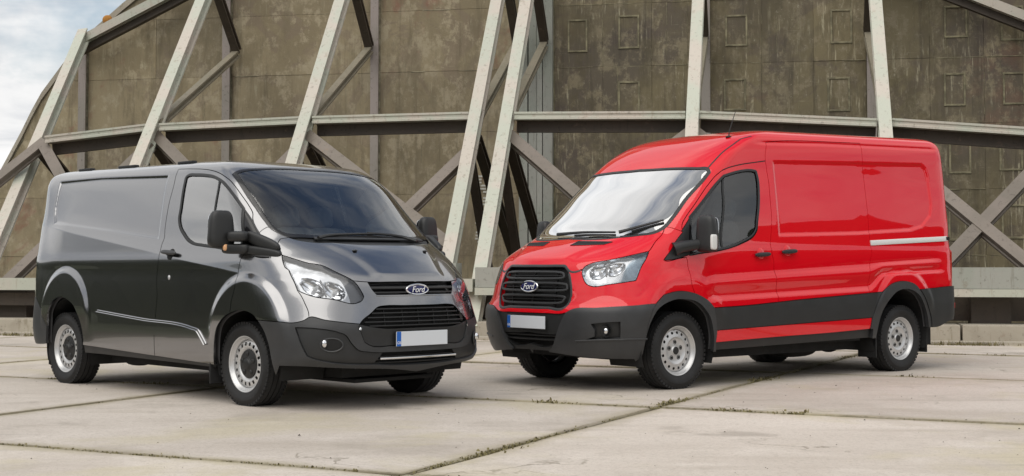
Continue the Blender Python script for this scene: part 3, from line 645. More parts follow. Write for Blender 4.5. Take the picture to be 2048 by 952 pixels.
def weeds():
    rnd = random.Random(3); c, s_ = math.cos(AX), math.sin(AX); P = []; Q = []
    def W(a, b): return (a*c-b*s_, a*s_+b*c)
    dens = {}
    for k in range(-5, 5):
        for fam in (0, 1):
            L = 46; n = 2600
            ph = rnd.uniform(0, 50)
            for _ in range(n):
                t = rnd.uniform(-22, 24)
                d = .5+.5*math.sin(t*1.7+ph)*math.sin(t*.63+ph*1.3)+.25*math.sin(t*5.1+ph)
                # the joint that runs away to the right, and the one in front of it, are the mossy ones
                amt = {(1, 0): .95, (0, 0): .8, (0, 1): .6, (0, 2): .6, (0, 3): .5}.get((fam, k), .22)
                if rnd.random() > amt*max(0, d)**1.3: continue
                x, y = W(J1+k*P1, t) if fam == 1 else W(t, J2+k*P2)
                if y > 20.3-.19*x or y < 4: continue
                x += rnd.gauss(0, .012); y += rnd.gauss(0, .012)
                P.append((x, y, -.012, rnd.uniform(.35, .9)))
                if rnd.random() < .03:      # a thicker clump
                    for _ in range(9):
                        j = rnd.gauss(0, .09); ex, ey = W(0, j) if fam == 1 else W(j, 0)
                        P.append((x+ex+rnd.gauss(0, .015), y+ey+rnd.gauss(0, .015), -.012, rnd.uniform(.7, 1.7)))
    blades(P, .024, .030, 7, rnd, 'weed', 'joint_weeds')
    Q = []
    for _ in range(1500):
        x = rnd.uniform(-12, 12); y = 20.42-.19*x-abs(rnd.gauss(0, .07))
        if math.sin(x*2.3)+math.sin(x*5.1+1)+.6*math.sin(x*11) < rnd.uniform(-1.2, 1.2): continue
        Q.append((x, y, -.01, rnd.uniform(.4, 1.1)))
    blades(Q, .085, .045, 8, rnd, 'weed', 'kerb_weeds')
    # loose grit and dead leaves
    V = []; F = []
    for _ in range(330):
        x, y = rnd.uniform(-7, 7), 7+rnd.random()**1.4*11; r = rnd.uniform(.003, .008)*(1 if rnd.random() < .93 else 1.7); k = len(V)
        if y > 19.8-.19*x: continue
        a = rnd.uniform(0, 6.28); V += [(x+r*math.cos(a+q*1.571)*rnd.uniform(.6, 1.3), y+r*math.sin(a+q*1.571)*rnd.uniform(.6, 1.3), .004) for q in range(4)]+[(x, y, .004+r*rnd.uniform(.4, .9))]
        F += [(k, k+1, k+4), (k+1, k+2, k+4), (k+2, k+3, k+4), (k+3, k, k+4)]
    o = obj('loose_grit', V, F, 'soil'); o['kind'] = 'stuff'
def wood():
    rnd = random.Random(9); V = []; F = []
    bm = bmesh.new(); bmesh.ops.create_icosphere(bm, subdivisions=2, radius=1); bv = [v.co.copy() for v in bm.verts]; bf = [[v.index for v in f.verts] for f in bm.faces]; bm.free()
    for i in range(520):
        a = rnd.uniform(0, 2*math.pi); R = rnd.uniform(50, 68)
        x, y = R*math.sin(a), R*math.cos(a)
        if y > 25: R *= 2; x *= 2; y *= 2
        hump = 1+1.4*math.exp(-((math.degrees(a)-71)/4.5)**2)+1.2*math.exp(-((math.degrees(a)-270)/45)**4)+.2*math.sin(a*7)
        h = rnd.uniform(2.6, 3.8)*hump; k = len(V); rx, ry = rnd.uniform(3, 6), rnd.uniform(3, 6)
        for v in bv:
            j = 1+rnd.uniform(-.16, .16); V.append((x+v.x*rx*j, y+v.y*ry*j, h*.55+v.z*h*.75*j))
        F += [tuple(q+k for q in f) for f in bf]
    o = obj('distant_wood', V, F, 'wood_leaves'); o['kind'] = 'stuff'
# ---- shelter doors: frame of the wall: s along it, q towards the camera, z up
WB = rad(10.8); WE = Vector((math.cos(WB), -math.sin(WB), 0)); WA = Vector((math.sin(WB), math.cos(WB), 0))
def wp(s, q, z): return Vector((0, 20.95, 0))+WE*s+WA*(6.7-q)+Vector((0, 0, z))
def beam(name, a, b, w, d, mat, parent, face=None, recess=.07, flange=.035, hmode='I'):
    """rolled steel section from a to b; face = direction its broad flange looks"""
    a, b = Vector(a), Vector(b); t = (b-a).normalized(); f = Vector(face if face is not None else -WA)
    f = (f-t*f.dot(t)).normalized(); s_ = t.cross(f)
    x, y, k, r = w/2, d/2, flange, min(recess, w/2-.02)
    prof = [(-x, y), (x, y), (x, y-k), (x-r, y-k-.01), (x-r, -y+k+.01), (x, -y+k), (x, -y), (-x, -y), (-x, -y+k), (-x+r, -y+k+.01), (-x+r, y-k-.01), (-x, y-k)] if hmode == 'I' else [(-x, y), (x, y), (x, -y), (-x, -y)]
    m = len(prof); V = [a+s_*p[0]+f*p[1] for p in prof]+[b+s_*p[0]+f*p[1] for p in prof]
    F = [(i, (i+1) % m, m+(i+1) % m, m+i) for i in range(m)]+[tuple(range(m))[::-1], tuple(range(m, 2*m))]
    bm = bmesh.new(); bv = [bm.verts.new(v) for v in V]
    for q in F: bm.faces.new([bv[i] for i in q])
    bmesh.ops.recalc_face_normals(bm, faces=bm.faces)
    bm.verts.index_update(); P = [v.co.copy() for v in bm.verts]; FF = [[v.index for v in q.verts] for q in bm.faces]; bm.free()
    return obj(name, P, FF, mat, parent)
BRACES = [((5.6, 4.53, 2.97), (8.75, 7.02, -0.16)), ((8.75, 4.1, 3.5), (5.6, 6.57, 0.4)), ((-0.58, 4.25, 3.3), (2.54, 6.35, 0.72)), ((-1.15, 4.45, 3.06), (-4.15, 7.35, -0.58)),
    ((-4.15, 4.23, 3.35), (-1.15, 5.81, 1.34)), ((-4.15, 4.31, 3.23), (-7.0, 7.64, -0.89)), ((-7.0, 4.18, 3.4), (-4.15, 5.89, 1.25)), ((-7.0, 4.37, 3.22), (-9.05, 6.73, 0.18)), ((-9.1, 4.3, 3.25), (-7.0, 5.96, 1.19)), ((-9.1, 4.24, 3.32), (-11.2, 6.25, 0.78)), ((2.54, 4.25, 3.3), (-.58, 6.35, .72)), ((2.54, 4.25, 3.3), (5.6, 6.35, .72)), ((5.6, 4.53, 2.97), (2.54, 6.35, .72))]
def strut_q(z): return 6.5-.8*(z-.5)
def arch_z(s): return float(np.interp(s, [-14.5, -13.6, -12.9, -12.33, -11.92, -11.53, -11.2, -10.72, -10.4, -9.56, -8.6, -7.2, -5.5, -3, 0, 3, 6, 9, 12, 15], [-.5, .9, 2.2, 3.21, 3.92, 4.67, 5.08, 5.68, 5.99, 6.66, 7.35, 8.2, 9.0, 9.8, 10.1, 10.0, 9.3, 8.2, 6.4, 3.0]))
def shelter():
    rnd = random.Random(21)
    L = empty('shelter_door', wp(-6.5, 3, 0)); tag(L, 'left leaf of the concrete shelter door with rounded top corner, behind the grey van', 'door leaf', 'door leaves of the concrete shelter', 'thing')
    R = empty('shelter_door', wp(4.5, 3, 0)); tag(R, 'right leaf of the concrete shelter door marked with rectangular outlines, behind the red van', 'door leaf', 'door leaves of the concrete shelter', 'thing')
    Li, Ri = Matrix.Translation(-L.location), Matrix.Translation(-R.location)
    made = []
    def own(o, par):
        o.parent = par; o.matrix_parent_inverse = par.matrix_basis.inverted(); made.append(o); return o
    face = -WA
    zj = [-.2, 1.28, 2.52, 3.76, 5.0, 6.24, 7.48, 8.72, 10.2]
    def panel(s0, s1, z0, z1, par, mat):
        # split along the arch where it crosses
        n = 24; g = .002; dq = rnd.uniform(-.006, .006)
        ss = [s0+g+(s1-s0-2*g)*i/n for i in range(n+1)]
        ok = [a for a in ss if arch_z(a)-.16 > z0+.05]
        if len(ok) < 3: return None
        a0, a1 = ok[0], ok[-1]
        top = [(a0+(a1-a0)*i/6, min(z1-g, arch_z(a0+(a1-a0)*i/6)-.16)) for i in range(7)]
        if abs(min(b for a, b in top)-(z1-g)) < 1e-6: top = [top[0], top[-1]]
        s0, s1 = a0-g, a1+g
        pf = [(s0+g, z0+g), (s1-g, z0+g)]+top[::-1]; m = len(pf); e = .003
        cx, cz = (s0+s1)/2, sum(b for a, b in pf)/m
        fr = []
        for a, b in pf: fr.append(wp(a+(e if a < cx else -e), dq, b+(e if b < cz else -e)))
        md = [wp(a, dq-e, b) for a, b in pf]; bk = [wp(a, -.3, b) for a, b in pf]
        V = fr+md+bk; F = [tuple(range(m))]
        for i in range(m): j = (i+1) % m; F += [(i, m+i, m+j, j), (m+i, 2*m+i, 2*m+j, m+j)]
        bm = bmesh.new(); bv = [bm.verts.new(v) for v in V]
        for q in F: bm.faces.new([bv[i] for i in q])
        bmesh.ops.recalc_face_normals(bm, faces=bm.faces); 
        bm.verts.index_update(); P = [v.co.copy() for v in bm.verts]; FF = [[v.index for v in q.verts] for q in bm.faces]; 
        f0 = bm.faces[0] if False else None
        bm.free()
        o = own(obj('concrete_panel', P, FF, mat), par); o['dq'] = dq; del o['dq']; return o, dq
    def bays(edges, par, mat):
        for a, b, k in edges:
            for i in range(k):
                s0, s1 = a+(b-a)*i/k, a+(b-a)*(i+1)/k
                for z0, z1 in zip(zj, zj[1:]):
                    r_ = panel(s0, s1, z0, z1, par, mat)
                    if r_:
                        o, dq = r_; V = []; F = []
                        def fin(a, b, w=.012):
                            a, b = Vector(a), Vector(b); d = (b-a).normalized(); n_ = Vector((-d.y, d.x))*w/2; k = len(V)
                            for e_, q in ((-1, dq-.004), (-.4, dq+.007), (.4, dq+.007), (1, dq-.004)):
                                for c_ in (a, b): r2 = c_+n_*e_; V.append(wp(r2.x, q, r2.y))
                            F.extend([(k, k+1, k+3, k+2), (k+2, k+3, k+5, k+4), (k+4, k+5, k+7, k+6)])
                        t0 = min(arch_z(s0), arch_z(s1))-.3
                        if z1 < t0:
                            u = s0+rnd.uniform(0, .12)
                            while u < s1-.1:
                                ln = rnd.uniform(.25, .95)
                                if rnd.random() < (.75 if par is R else .30): fin((u, z0+rnd.uniform(-.006, .006)), (min(u+ln, s1), z0+rnd.uniform(-.006, .006)), rnd.uniform(.010, .022))
                                u += ln+rnd.uniform(.02, .2)
                            for cx_ in (s0, s0+(s1-s0)*.30, s0+(s1-s0)*.72):
                                v_ = z0+rnd.uniform(0, .3)
                                while v_ < z1-.1:
                                    ln = rnd.uniform(.2, .9)
                                    if rnd.random() < (.55 if par is R else .12): fin((cx_+rnd.uniform(-.008, .008), v_), (cx_+rnd.uniform(-.008, .008), min(v_+ln, z1)), rnd.uniform(.007, .015))
                                    v_ += ln+rnd.uniform(.05, .3)
                        if V:
                            ff = obj('casting_fin', V, F, mat+'_rim'); ff['kind'] = 'stuff'; ff.parent = o; ff.matrix_parent_inverse = Matrix()
                    if r_ and par is R and rnd.random() < .66 and i != (k-1 if s0 < 2 else -1) or (r_ and par is L and s0 > -3.6 and 3.5 < z0 < 4.5 and i):
                        o, dq = r_
                        # raised outline left by a cut-out plate
                        w, h = .42+rnd.uniform(-.02, .02), .64+rnd.uniform(-.03, .03); cs = (s0+s1)/2+rnd.uniform(-.05, .05); cz = (z0+z1)/2+.02+rnd.uniform(-.06, .04); V = []; F = []
                        if cz+h/2 > arch_z(cs)-.3: continue
                        for dd, dw in ((-.01, .0), (.018, .008), (.018, .038), (-.01, .046)):
                            for x, y in ((-1, -1), (1, -1), (1, 1), (-1, 1)): V.append(wp(cs+x*(w/2-dw), dq+dd, cz+y*(h/2-dw)))
                        for q in range(3):
                            for i2 in range(4): F.append((q*4+i2, q*4+(i2+1) % 4, q*4+4+(i2+1) % 4, q*4+4+i2))
                        pf = own(obj('plate_outline', V, F, mat+'_rim'), par)
                        pf.parent = o; pf.matrix_parent_inverse = Matrix()
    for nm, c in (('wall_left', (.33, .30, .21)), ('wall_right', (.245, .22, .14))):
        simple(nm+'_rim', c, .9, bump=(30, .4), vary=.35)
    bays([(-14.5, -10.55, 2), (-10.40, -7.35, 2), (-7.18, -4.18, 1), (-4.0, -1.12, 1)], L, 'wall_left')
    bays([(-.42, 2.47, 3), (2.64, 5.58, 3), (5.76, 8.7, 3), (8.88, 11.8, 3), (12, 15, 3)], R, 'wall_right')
    # backing slab of each leaf, a little behind the panels
    for par, s0, s1 in ((L, -14.4, -.78), (R, -.76, 15)):
        n = 40; V = []
        for i in range(n+1):
            s_ = s0+(s1-s0)*i/n; zt = arch_z(s_)-.03; V += [wp(s_, -.020, -.2), wp(s_, -.020, max(zt, -.1)), wp(s_, -.55, max(zt, -.1)), wp(s_, -.55, -.2)]
        F = []
        for i in range(n): a, b = 4*i, 4*i+4; F += [(a, b, b+1, a+1), (a+1, b+1, b+2, a+2), (a+2, b+2, b+3, a+3)]
        F += [(0, 1, 2, 3), (4*n, 4*n+1, 4*n+2, 4*n+3)]
        own(obj('backing_slab', V, F, 'wall_left_rim' if par is L else 'wall_right_rim'), par)
        # rim of the arch
        V = []; k = 0
        ss = [s0+(s1-s0)*i/60 for i in range(61)]
        for s_ in ss:
            z = arch_z(s_); V += [wp(s_, .05, z-.15), wp(s_, .05, z), wp(s_, -.7, z), wp(s_, -.7, z-.15)]
        F = [(4*i+q, 4*i+(q+1) % 4, 4*i+4+(q+1) % 4, 4*i+4+q) for i in range(60) for q in range(4)]
        own(obj('arch_rim', V, F, 'kerb_concrete'), par)
    own(MB().superell(tuple(wp(-9.95, .06, 6.27)), (.11, .06, .10), (2, 2), (10, 7)).build('lichen_patch', 'lichen_orange'), L)
    # posts
    for s_, par in ((-10.48, L), (-7.27, L), (-4.09, L)): own(beam('post', wp(s_, .02, -.1), wp(s_, .02, arch_z(s_)-.1), .165, .22, 'steel_mauve', par, face), par)
    for s_, par in ((2.555, R), (5.67, R), (8.8, R), (11.9, R)): own(beam('post', wp(s_, .02, -.1), wp(s_, .02, arch_z(s_)-.1), .175, .22, 'steel_mauve', par, face), par)
    for s_, w, par in ((-1.03, .17, L), (-.84, .16, L), (-.70, .10, R), (-.54, .19, R)): own(beam('meeting_post', wp(s_, .03+.02*(w < .12), -.1), wp(s_, .03+.02*(w < .12), 9.8), w, .2, 'steel_green', par, face, hmode='B'), par)
    # raking struts with their webs
    for s_, par in ((-7.0, L), (-4.17, L), (-1.14, L), (-.59, R), (2.54, R), (5.6, R), (8.75, R)):
        zt = min(arch_z(s_)-.2, 8.0); t = strut_q
        nrm = (-WA*1.0+Vector((0, 0, .8)))
        own(beam('raking_strut', wp(s_, t(.12 if s_ in (-.59,) else .75), .12 if s_ in (-.59,) else .75), wp(s_, t(zt), zt), .205, .24, 'steel_pale', par, nrm), par)
        zc = 3.5
        own(beam('web_member', wp(s_, t(zc)-.18, zc+.1), wp(s_, .2, 5.45), .14, .15, 'steel_olive', par, Vector((0, 0, 1))), par)
        own(beam('web_member', wp(s_, .2, 5.5), wp(s_, 1.5, 6.75), .16, .16, 'steel_shade_brown', par, Vector((0, 0, 1))), par)
        own(beam('web_member', wp(s_, t(zc)-.15, zc-.25), wp(s_, .25, 1.15), .16, .18, 'steel_shade_brown', par, Vector((0, 0, 1))), par)
        own(beam('web_member', wp(s_, t(2.9)-.12, 2.9), wp(s_, 2.9, .95), .14, .15, 'steel_shade_brown', par, Vector((0, 0, 1))), par)
    own(beam('raking_strut', wp(-9.0, 6.1, 1.0), wp(-10.28, .42, 5.93), .20, .24, 'steel_pale', L, -WA+Vector((0, 0, .8))), L)
    own(beam('web_member', wp(-9.2, 4.0, 3.2), wp(-9.3, .3, 1.3), .20, .20, 'steel_shade_brown', L, Vector((0, 0, 1))), L)
    # horizontal beams between the strut nodes
    nodes = [(-9.11, 3.35), (-6.99, 3.55), (-4.17, 3.63), (-1.14, 3.65)]
    rn = [(-.59, 3.63), (2.54, 3.58), (5.6, 3.38), (8.75, 3.10), (11.9, 2.7)]
    for N_, par in ((nodes, L), (rn, R)):
        for (s0, z0), (s1, z1) in zip(N_, N_[1:]):
            own(beam('horizontal_beam', wp(s0+.12, strut_q(z0)-.06, z0), wp(s1-.12, strut_q(z1)-.06, z1), .26, .13, 'steel_pale', par, Vector((0, 0, 1)), recess=.02), par)
            own(beam('horizontal_beam', wp(s0+.12, strut_q(z0)-.26, z0-.11), wp(s1-.12, strut_q(z1)-.26, z1-.11), .10, .30, 'steel_shade_brown', par, Vector((0, 0, 1)), recess=.02, hmode='B'), par)  # separate dark box giving the beam its shaded underside by colour
    # top girders following the arch
    for pts, par in (([(-10.43, 5.71), (-8.45, 6.62), (-6.9, 7.35)], L), ([(5.7, 6.83), (7.46, 6.05), (8.42, 5.62), (10, 4.9)], R)):
        for (s0, z0), (s1, z1) in zip(pts, pts[1:]):
            own(beam('top_girder', wp(s0, .45, z0+.02), wp(s1, .45, z1+.02), .17, .17, 'steel_pale', par, face), par)
            own(beam('top_girder', wp(s0, .30, z0-.14), wp(s1, .30, z1-.14), .15, .14, 'steel_shade_brown', par, face, hmode='B'), par)  # dark box below the girder, underside shade put into its colour
    for i, (a, b) in enumerate(BRACES):
        a, b = Vector(a), Vector(b)
        if b.z < .62: b = a+(b-a)*((a.z-.62)/(a.z-b.z))
        par = L if a.x < -.8 else R
        own(beam('diagonal_brace', wp(a.x, a.y-.2-.012*(i % 2), a.z), wp(b.x, b.y-.2-.012*(i % 2), b.z), .195, .16, 'steel_brace', par, -WA*1.0+Vector((0, 0, .8)), recess=.02), par)
    # bottom ledges, running gear and kerb
    own(beam('bottom_beam', wp(-14, 6.55, .795), wp(-.60, 6.55, .795), .19, .34, 'steel_pale', L, -WA, hmode='B'), L)
    own(beam('bottom_beam', wp(-14, 6.40, .55), wp(-.60, 6.40, .55), .20, .16, 'steel_shade_brown', L, -WA), L)
    own(beam('running_rail', wp(-14, 5.9, .42), wp(-.6, 5.9, .42), .34, .3, 'steel_shade_brown', L, -WA), L)
    own(beam('bottom_beam', wp(-.56, 6.55, .915), wp(15, 6.55, .915), .30, .34, 'steel_green', R, -WA, hmode='B'), R)
    own(beam('bottom_beam', wp(-.56, 6.58, .705), wp(15, 6.58, .705), .11, .34, 'steel_pale', R, -WA, hmode='B'), R)
    own(beam('running_rail', wp(-.56, 5.9, .46), wp(15, 5.9, .46), .34, .3, 'steel_shade_brown', R, -WA), R)
    for s_ in (-13.2, -10.6, -8.4, -5.5, -2.6, -1.1): own(MB().box((0, 0, 0), (.5, .35, .5), R=Matrix.Rotation(-WB, 3, 'Z')).build('wheel_box', 'steel_shade_brown'), L).location = wp(s_, 6.1, .47)
    for s_ in (.4, 3.1, 6.9, 9.4): own(MB().box((0, 0, 0), (.55, .35, .5), R=Matrix.Rotation(-WB, 3, 'Z')).build('wheel_box', 'steel_shade_brown'), R).location = wp(s_, 6.1, .47)
    for o in made:
        if o.name.startswith('wheel_box'): o.matrix_parent_inverse = o.parent.matrix_basis.inverted()
    # footing blocks under the struts, old stencil marks
    for s_, par in ((-7.0, L), (-4.17, L), (-1.14, L), (2.54, R), (5.6, R)):
        own(beam('strut_foot', wp(s_-.22, 6.25, .97+.1*(s_ > -1)), wp(s_+.22, 6.25, .97+.1*(s_ > -1)), .32, .42, 'steel_green', par, -WA, hmode='B'), par)
    V = []; F = []
    for i in range(22):
        z = 2.85-i*.062; 
        for j in range(rnd.choice((1, 2, 2))):
            s0 = -2.02+rnd.uniform(0, .05)+j*.12; w = rnd.uniform(.05, .13); k = len(V); V += [wp(s0, .045, z), wp(s0+w, .045, z), wp(s0+w, .045, z+.035), wp(s0, .045, z+.035)]; F.append((k, k+1, k+2, k+3))
    own(obj('stencil_mark', V, F, 'white_stencil'), L)
    # kerb in pieces along the foot of the doors
    kerb = empty('kerb', wp(0, 6.9, 0)); kind(kerb)
    s_ = -15.
    while s_ < 15:
        w = rnd.uniform(1.7, 2.4); hgt = .26+rnd.uniform(-.012, .012)
        m = MB(); Rm = Matrix.Rotation(-WB, 3, 'Z'); m.box((0, 0, 0), (w-.03, .55, hgt+.1), R=Rm, bev=.02); o = m.build('kerb_stone', 'kerb_concrete'); o.location = wp(s_+w/2, 6.62+rnd.uniform(-.02, .02), hgt/2-.05)
        o.parent = kerb; o.matrix_parent_inverse = kerb.matrix_basis.inverted(); s_ += w
    m = MB(); m.box((0, 0, 0), (30, .34, .07), R=Matrix.Rotation(-WB, 3, 'Z')); o = m.build('kerb_step', 'kerb_concrete'); o.location = wp(0, 7.05, .01); o.parent = kerb; o.matrix_parent_inverse = kerb.matrix_basis.inverted()
    m = MB(); m.box((0, 0, 0), (30, 5.6, .08), R=Matrix.Rotation(-WB, 3, 'Z')); o = m.build('door_apron', 'soil'); o.location = wp(0, 3.5, .02); kind(o)

# ---------------------------------------------------------------- vans: smooth hull cut into panels
class Van:
    def __init__(s, hull, cuts, seeds, pts, root, near):
        s.h = hull; s.pts = pts; s.root = root; s.near = near
        UM, VM = hull.U[-1], hull.vmax
        lines = {k: catmull(c) for k, c in cuts.items()}
        for L in lines.values():        # run open seams a little past their ends so that they meet their neighbours
            if np.linalg.norm(L[0]-L[-1]) > .01:
                for a, b in ((0, min(2, len(L)-1)), (-1, max(-3, -len(L)))):
                    d = L[a]-L[b]; L.insert(0 if a == 0 else len(L), L[a]+d/np.linalg.norm(d)*.022)
        def pack(L): return [Vector((float(np.clip(p[0], 0, UM)), float(np.clip(p[1], 0, VM)))) for p in L]
        V = []; E = []
        def poly(L):
            k = len(V); V.extend(L); E.extend((k+i, k+i+1) for i in range(len(L)-1))
        rect = [(0, 0), (UM, 0), (UM, VM), (0, VM), (0, 0)]
        nb = 0
        for a, b in zip(rect, rect[1:]):
            k = max(2, int(math.hypot(b[0]-a[0], b[1]-a[1])/.03))
            poly([Vector((a[0]+(b[0]-a[0])*i/k, a[1]+(b[1]-a[1])*i/k)) for i in range(k+1)])
        for L in lines.values(): poly(pack(L))
        C = np.array([tuple(v) for v in V])
        gu = np.arange(.035, UM-.02, .034); gv = np.arange(.03, VM-.02, .027)
        G = np.array([(u+(.017 if j % 2 else 0), v) for j, v in enumerate(gv) for u in gu]); G = G[G[:, 0] < UM-.012]
        # refine where the surface turns quickly (creases, recesses, flares)
        n0 = hull.normal(G[:, 0], G[:, 1]); dev = np.zeros(len(G))
        for a in (-.022, .022):
            for b in (-.018, .018): dev = np.maximum(dev, 1-(hull.normal(G[:, 0]+a, G[:, 1]+b)*n0).sum(1))
        hot = (dev > .0035) & (G[:, 0] > .9); H = G[hot]
        G = np.concatenate([G[~hot]]+[H+np.array([a, b]) for a in (-.0113, 0, .0113) for b in (-.009, 0, .009)])
        G = G[(G[:, 0] < UM-.012) & (G[:, 1] < VM-.012) & (G[:, 1] > .012)]
        if 'lamp' in cuts:              # finer sampling inside the headlights
            lo, hi = np.min(cuts['lamp'], 0), np.max(cuts['lamp'], 0)
            G = G[~((G[:, 0] > lo[0]) & (G[:, 0] < hi[0]) & (G[:, 1] > lo[1]) & (G[:, 1] < hi[1]))]
            G = np.concatenate([G, [(u, w) for u in np.arange(lo[0], hi[0], .0125) for w in np.arange(lo[1], hi[1], .0125)]])
        # drop grid points too near a cut
        cell = {}
        for i, c in enumerate(C): cell.setdefault((int(c[0]/.03), int(c[1]/.03)), []).append(i)
        keep = []
        for g in G:
            a, b = int(g[0]/.03), int(g[1]/.03); ok = True
            for x in (a-1, a, a+1):
                for y in (b-1, b, b+1):
                    for i in cell.get((x, y), ()):
                        if (C[i, 0]-g[0])**2+(C[i, 1]-g[1])**2 < .0085**2: ok = False; break
                    if not ok: break
                if not ok: break
            if ok: keep.append(g)
        V = V+[Vector((float(a), float(b))) for a, b in keep]
        r = delaunay_2d_cdt(V, E, [], 0, 1e-5)
        uv = np.array([tuple(v) for v in r[0]]); F = np.array([tuple(f) for f in r[2]])
        con = set()
        for e, src in zip(r[1], r[4]):
            if src: con.add((min(e), max(e)))
        s.uv, s.F = uv, F
        s.X = hull.at(uv[:, 0], uv[:, 1]); s.N = hull.normal(uv[:, 0], uv[:, 1])
        s.mid = uv[:, 0] > UM-2e-4; s.N[s.mid, 1] = 0; s.N /= np.linalg.norm(s.N, axis=1, keepdims=True); s.X[s.mid, 1] = 0
        s.edge_uv = lambda a, b: (s.mid[a] and s.mid[b]) or (uv[a, 1] > VM-2e-4 and uv[b, 1] > VM-2e-4) or (uv[a, 0] < 2e-4 and uv[b, 0] < 2e-4) or (uv[a, 1] < 2e-4 and uv[b, 1] < 2e-4)
        # components
        ef = {}
        for i, f in enumerate(F):
            for a, b in ((f[0], f[1]), (f[1], f[2]), (f[2], f[0])): ef.setdefault((min(a, b), max(a, b)), []).append(i)
        s.ef = ef
        comp = -np.ones(len(F), int); nc = 0
        adj = [[] for _ in F]
        for e, fs in ef.items():
            if len(fs) == 2 and e not in con: adj[fs[0]].append(fs[1]); adj[fs[1]].append(fs[0])
        for i in range(len(F)):
            if comp[i] >= 0: continue
            st = [i]; comp[i] = nc
            while st:
                q = st.pop()
                for k in adj[q]:
                    if comp[k] < 0: comp[k] = nc; st.append(k)
            nc += 1
        name = {}
        A, B, Cc = uv[F[:, 0]], uv[F[:, 1]], uv[F[:, 2]]
        def locate(p):
            def cr(a, b): return (b[:, 0]-a[:, 0])*(p[1]-a[:, 1])-(b[:, 1]-a[:, 1])*(p[0]-a[:, 0])
            q = np.minimum(np.minimum(cr(A, B), cr(B, Cc)), cr(Cc, A)); return int(q.argmax())
        for nm, L in seeds.items():
            for p in L:
                c = comp[locate(p)]
                if c in name and name[c] != nm: print('SEED CLASH', nm, name[c], p)
                name[c] = nm
        while True:
            bd = {}
            for e, fs in ef.items():
                if len(fs) == 2:
                    a, b = comp[fs[0]], comp[fs[1]]
                    if a == b: continue
                    L = np.linalg.norm(uv[e[0]]-uv[e[1]])
                    if a not in name and b in name: bd.setdefault(a, {}).setdefault(name[b], 0); bd[a][name[b]] += L
                    if b not in name and a in name: bd.setdefault(b, {}).setdefault(name[a], 0); bd[b][name[a]] += L
            if not bd: break
            for c, d in bd.items():
                name[c] = max(d, key=d.get)
                n_ = int((comp == c).sum())
                if n_ > 40: print('  filled', n_, 'faces at', uv[F[comp == c]].mean((0, 1)).round(2), '->', name[c])
        s.reg = np.array([name[c] for c in comp])
        s.comp = comp
        print({k: int((s.reg == k).sum()) for k in sorted(set(s.reg))})
    def faces(s, reg): return s.F[np.isin(s.reg, reg if isinstance(reg, (list, tuple)) else [reg])]
    def half(s, F, offset=0, inset=.0032, flange=.022, wall_only=False):
        ids = np.unique(F); mp = {g: i for i, g in enumerate(ids)}
        X = s.X[ids].copy(); N = s.N[ids].copy()
        cnt = {}
        for f in F:
            for a, b, c in ((f[0], f[1], f[2]), (f[1], f[2], f[0]), (f[2], f[0], f[1])):
                k = (min(a, b), max(a, b)); cnt.setdefault(k, []).append((a, b, c))
        D = np.zeros_like(X); be = []
        for k, l in cnt.items():
            if len(l) == 1 and not s.edge_uv(*k):
                a, b, c = l[0]; n = s.N[a]+s.N[b]; d = np.cross(n, s.X[b]-s.X[a]); d /= np.linalg.norm(d)+1e-12
                if d @ (s.X[c]-s.X[a]) < 0: d = -d
                D[mp[a]] += d; D[mp[b]] += d; be.append((mp[a], mp[b]))
        L = np.linalg.norm(D, axis=1, keepdims=True); Dn = np.where(L > 1e-6, D/np.maximum(L, 1e-6), 0)
        Dn[s.mid[ids], 1] = 0
        X = X+Dn*inset+N*offset
        FF = []
        for f in F:
            a, b, c = (mp[q] for q in f)
            if np.cross(s.X[f[1]]-s.X[f[0]], s.X[f[2]]-s.X[f[0]]) @ s.N[f[0]] < 0: b, c = c, b
            FF.append((a, b, c))
        V = list(X); NN = list(N)
        if flange and be:
            bid = sorted({q for e in be for q in e}); m1 = {q: len(V)+i for i, q in enumerate(bid)}
            for q in bid: V.append(X[q]); NN.append(-Dn[q])
            m2 = {q: len(V)+i for i, q in enumerate(bid)}
            for q in bid: V.append(X[q]-N[q]*flange); NN.append(-Dn[q])
            fl = []
            for a, b in be:
                n = np.cross(X[b]-X[a], -N[a]); q = (m1[a], m1[b], m2[b], m2[a])
                fl.append(q if n @ (-Dn[a]-Dn[b]) > 0 else q[::-1])
            FF = (FF if not wall_only else [])+fl
        return np.array(V), np.array(NN), FF
    def pieces(s, F, by_seam=False):
        """split a face list into its connected pieces"""
        own = {}; par = list(range(len(F)))
        def find(a):
            while par[a] != a: par[a] = par[par[a]]; a = par[a]
            return a
        for i, f in enumerate(F):
            for e in ((f[0], f[1]), (f[1], f[2]), (f[2], f[0])):
                k = (min(e), max(e))
                if k in own: par[find(i)] = find(own[k])
                else: own[k] = i
        g = {}
        for i in range(len(F)): g.setdefault(find(i), []).append(i)
        return [F[q] for q in g.values() if len(q) > 12]
    def panel(s, name, reg, mat, parent=None, both=True, merged=False, faces=None, **kw):
        F = s.faces(reg) if faces is None else faces
        if not merged and faces is None:
            L = s.pieces(F)
            if len(L) > 1: return [o for q in L for o in s.panel(name, reg, mat, parent, faces=q, **kw)]
            F = L[0]
        V, N, FF = s.half(F, **kw)
        Vm, Nm = V*[1, -1, 1], N*[1, -1, 1]; Fm = [tuple(f[::-1]) for f in FF]
        parent = parent or s.root
        if merged:
            k = len(V); return obj(name, np.concatenate([V, Vm]), FF+[tuple(i+k for i in f) for f in Fm], mat, parent, normals=np.concatenate([N, Nm]))
        out = [obj(name, V, FF, mat, parent if not isinstance(parent, list) else parent[0], normals=N)]
        out.append(obj(name, Vm, Fm, mat, parent if not isinstance(parent, list) else parent[1], normals=Nm))
        return out
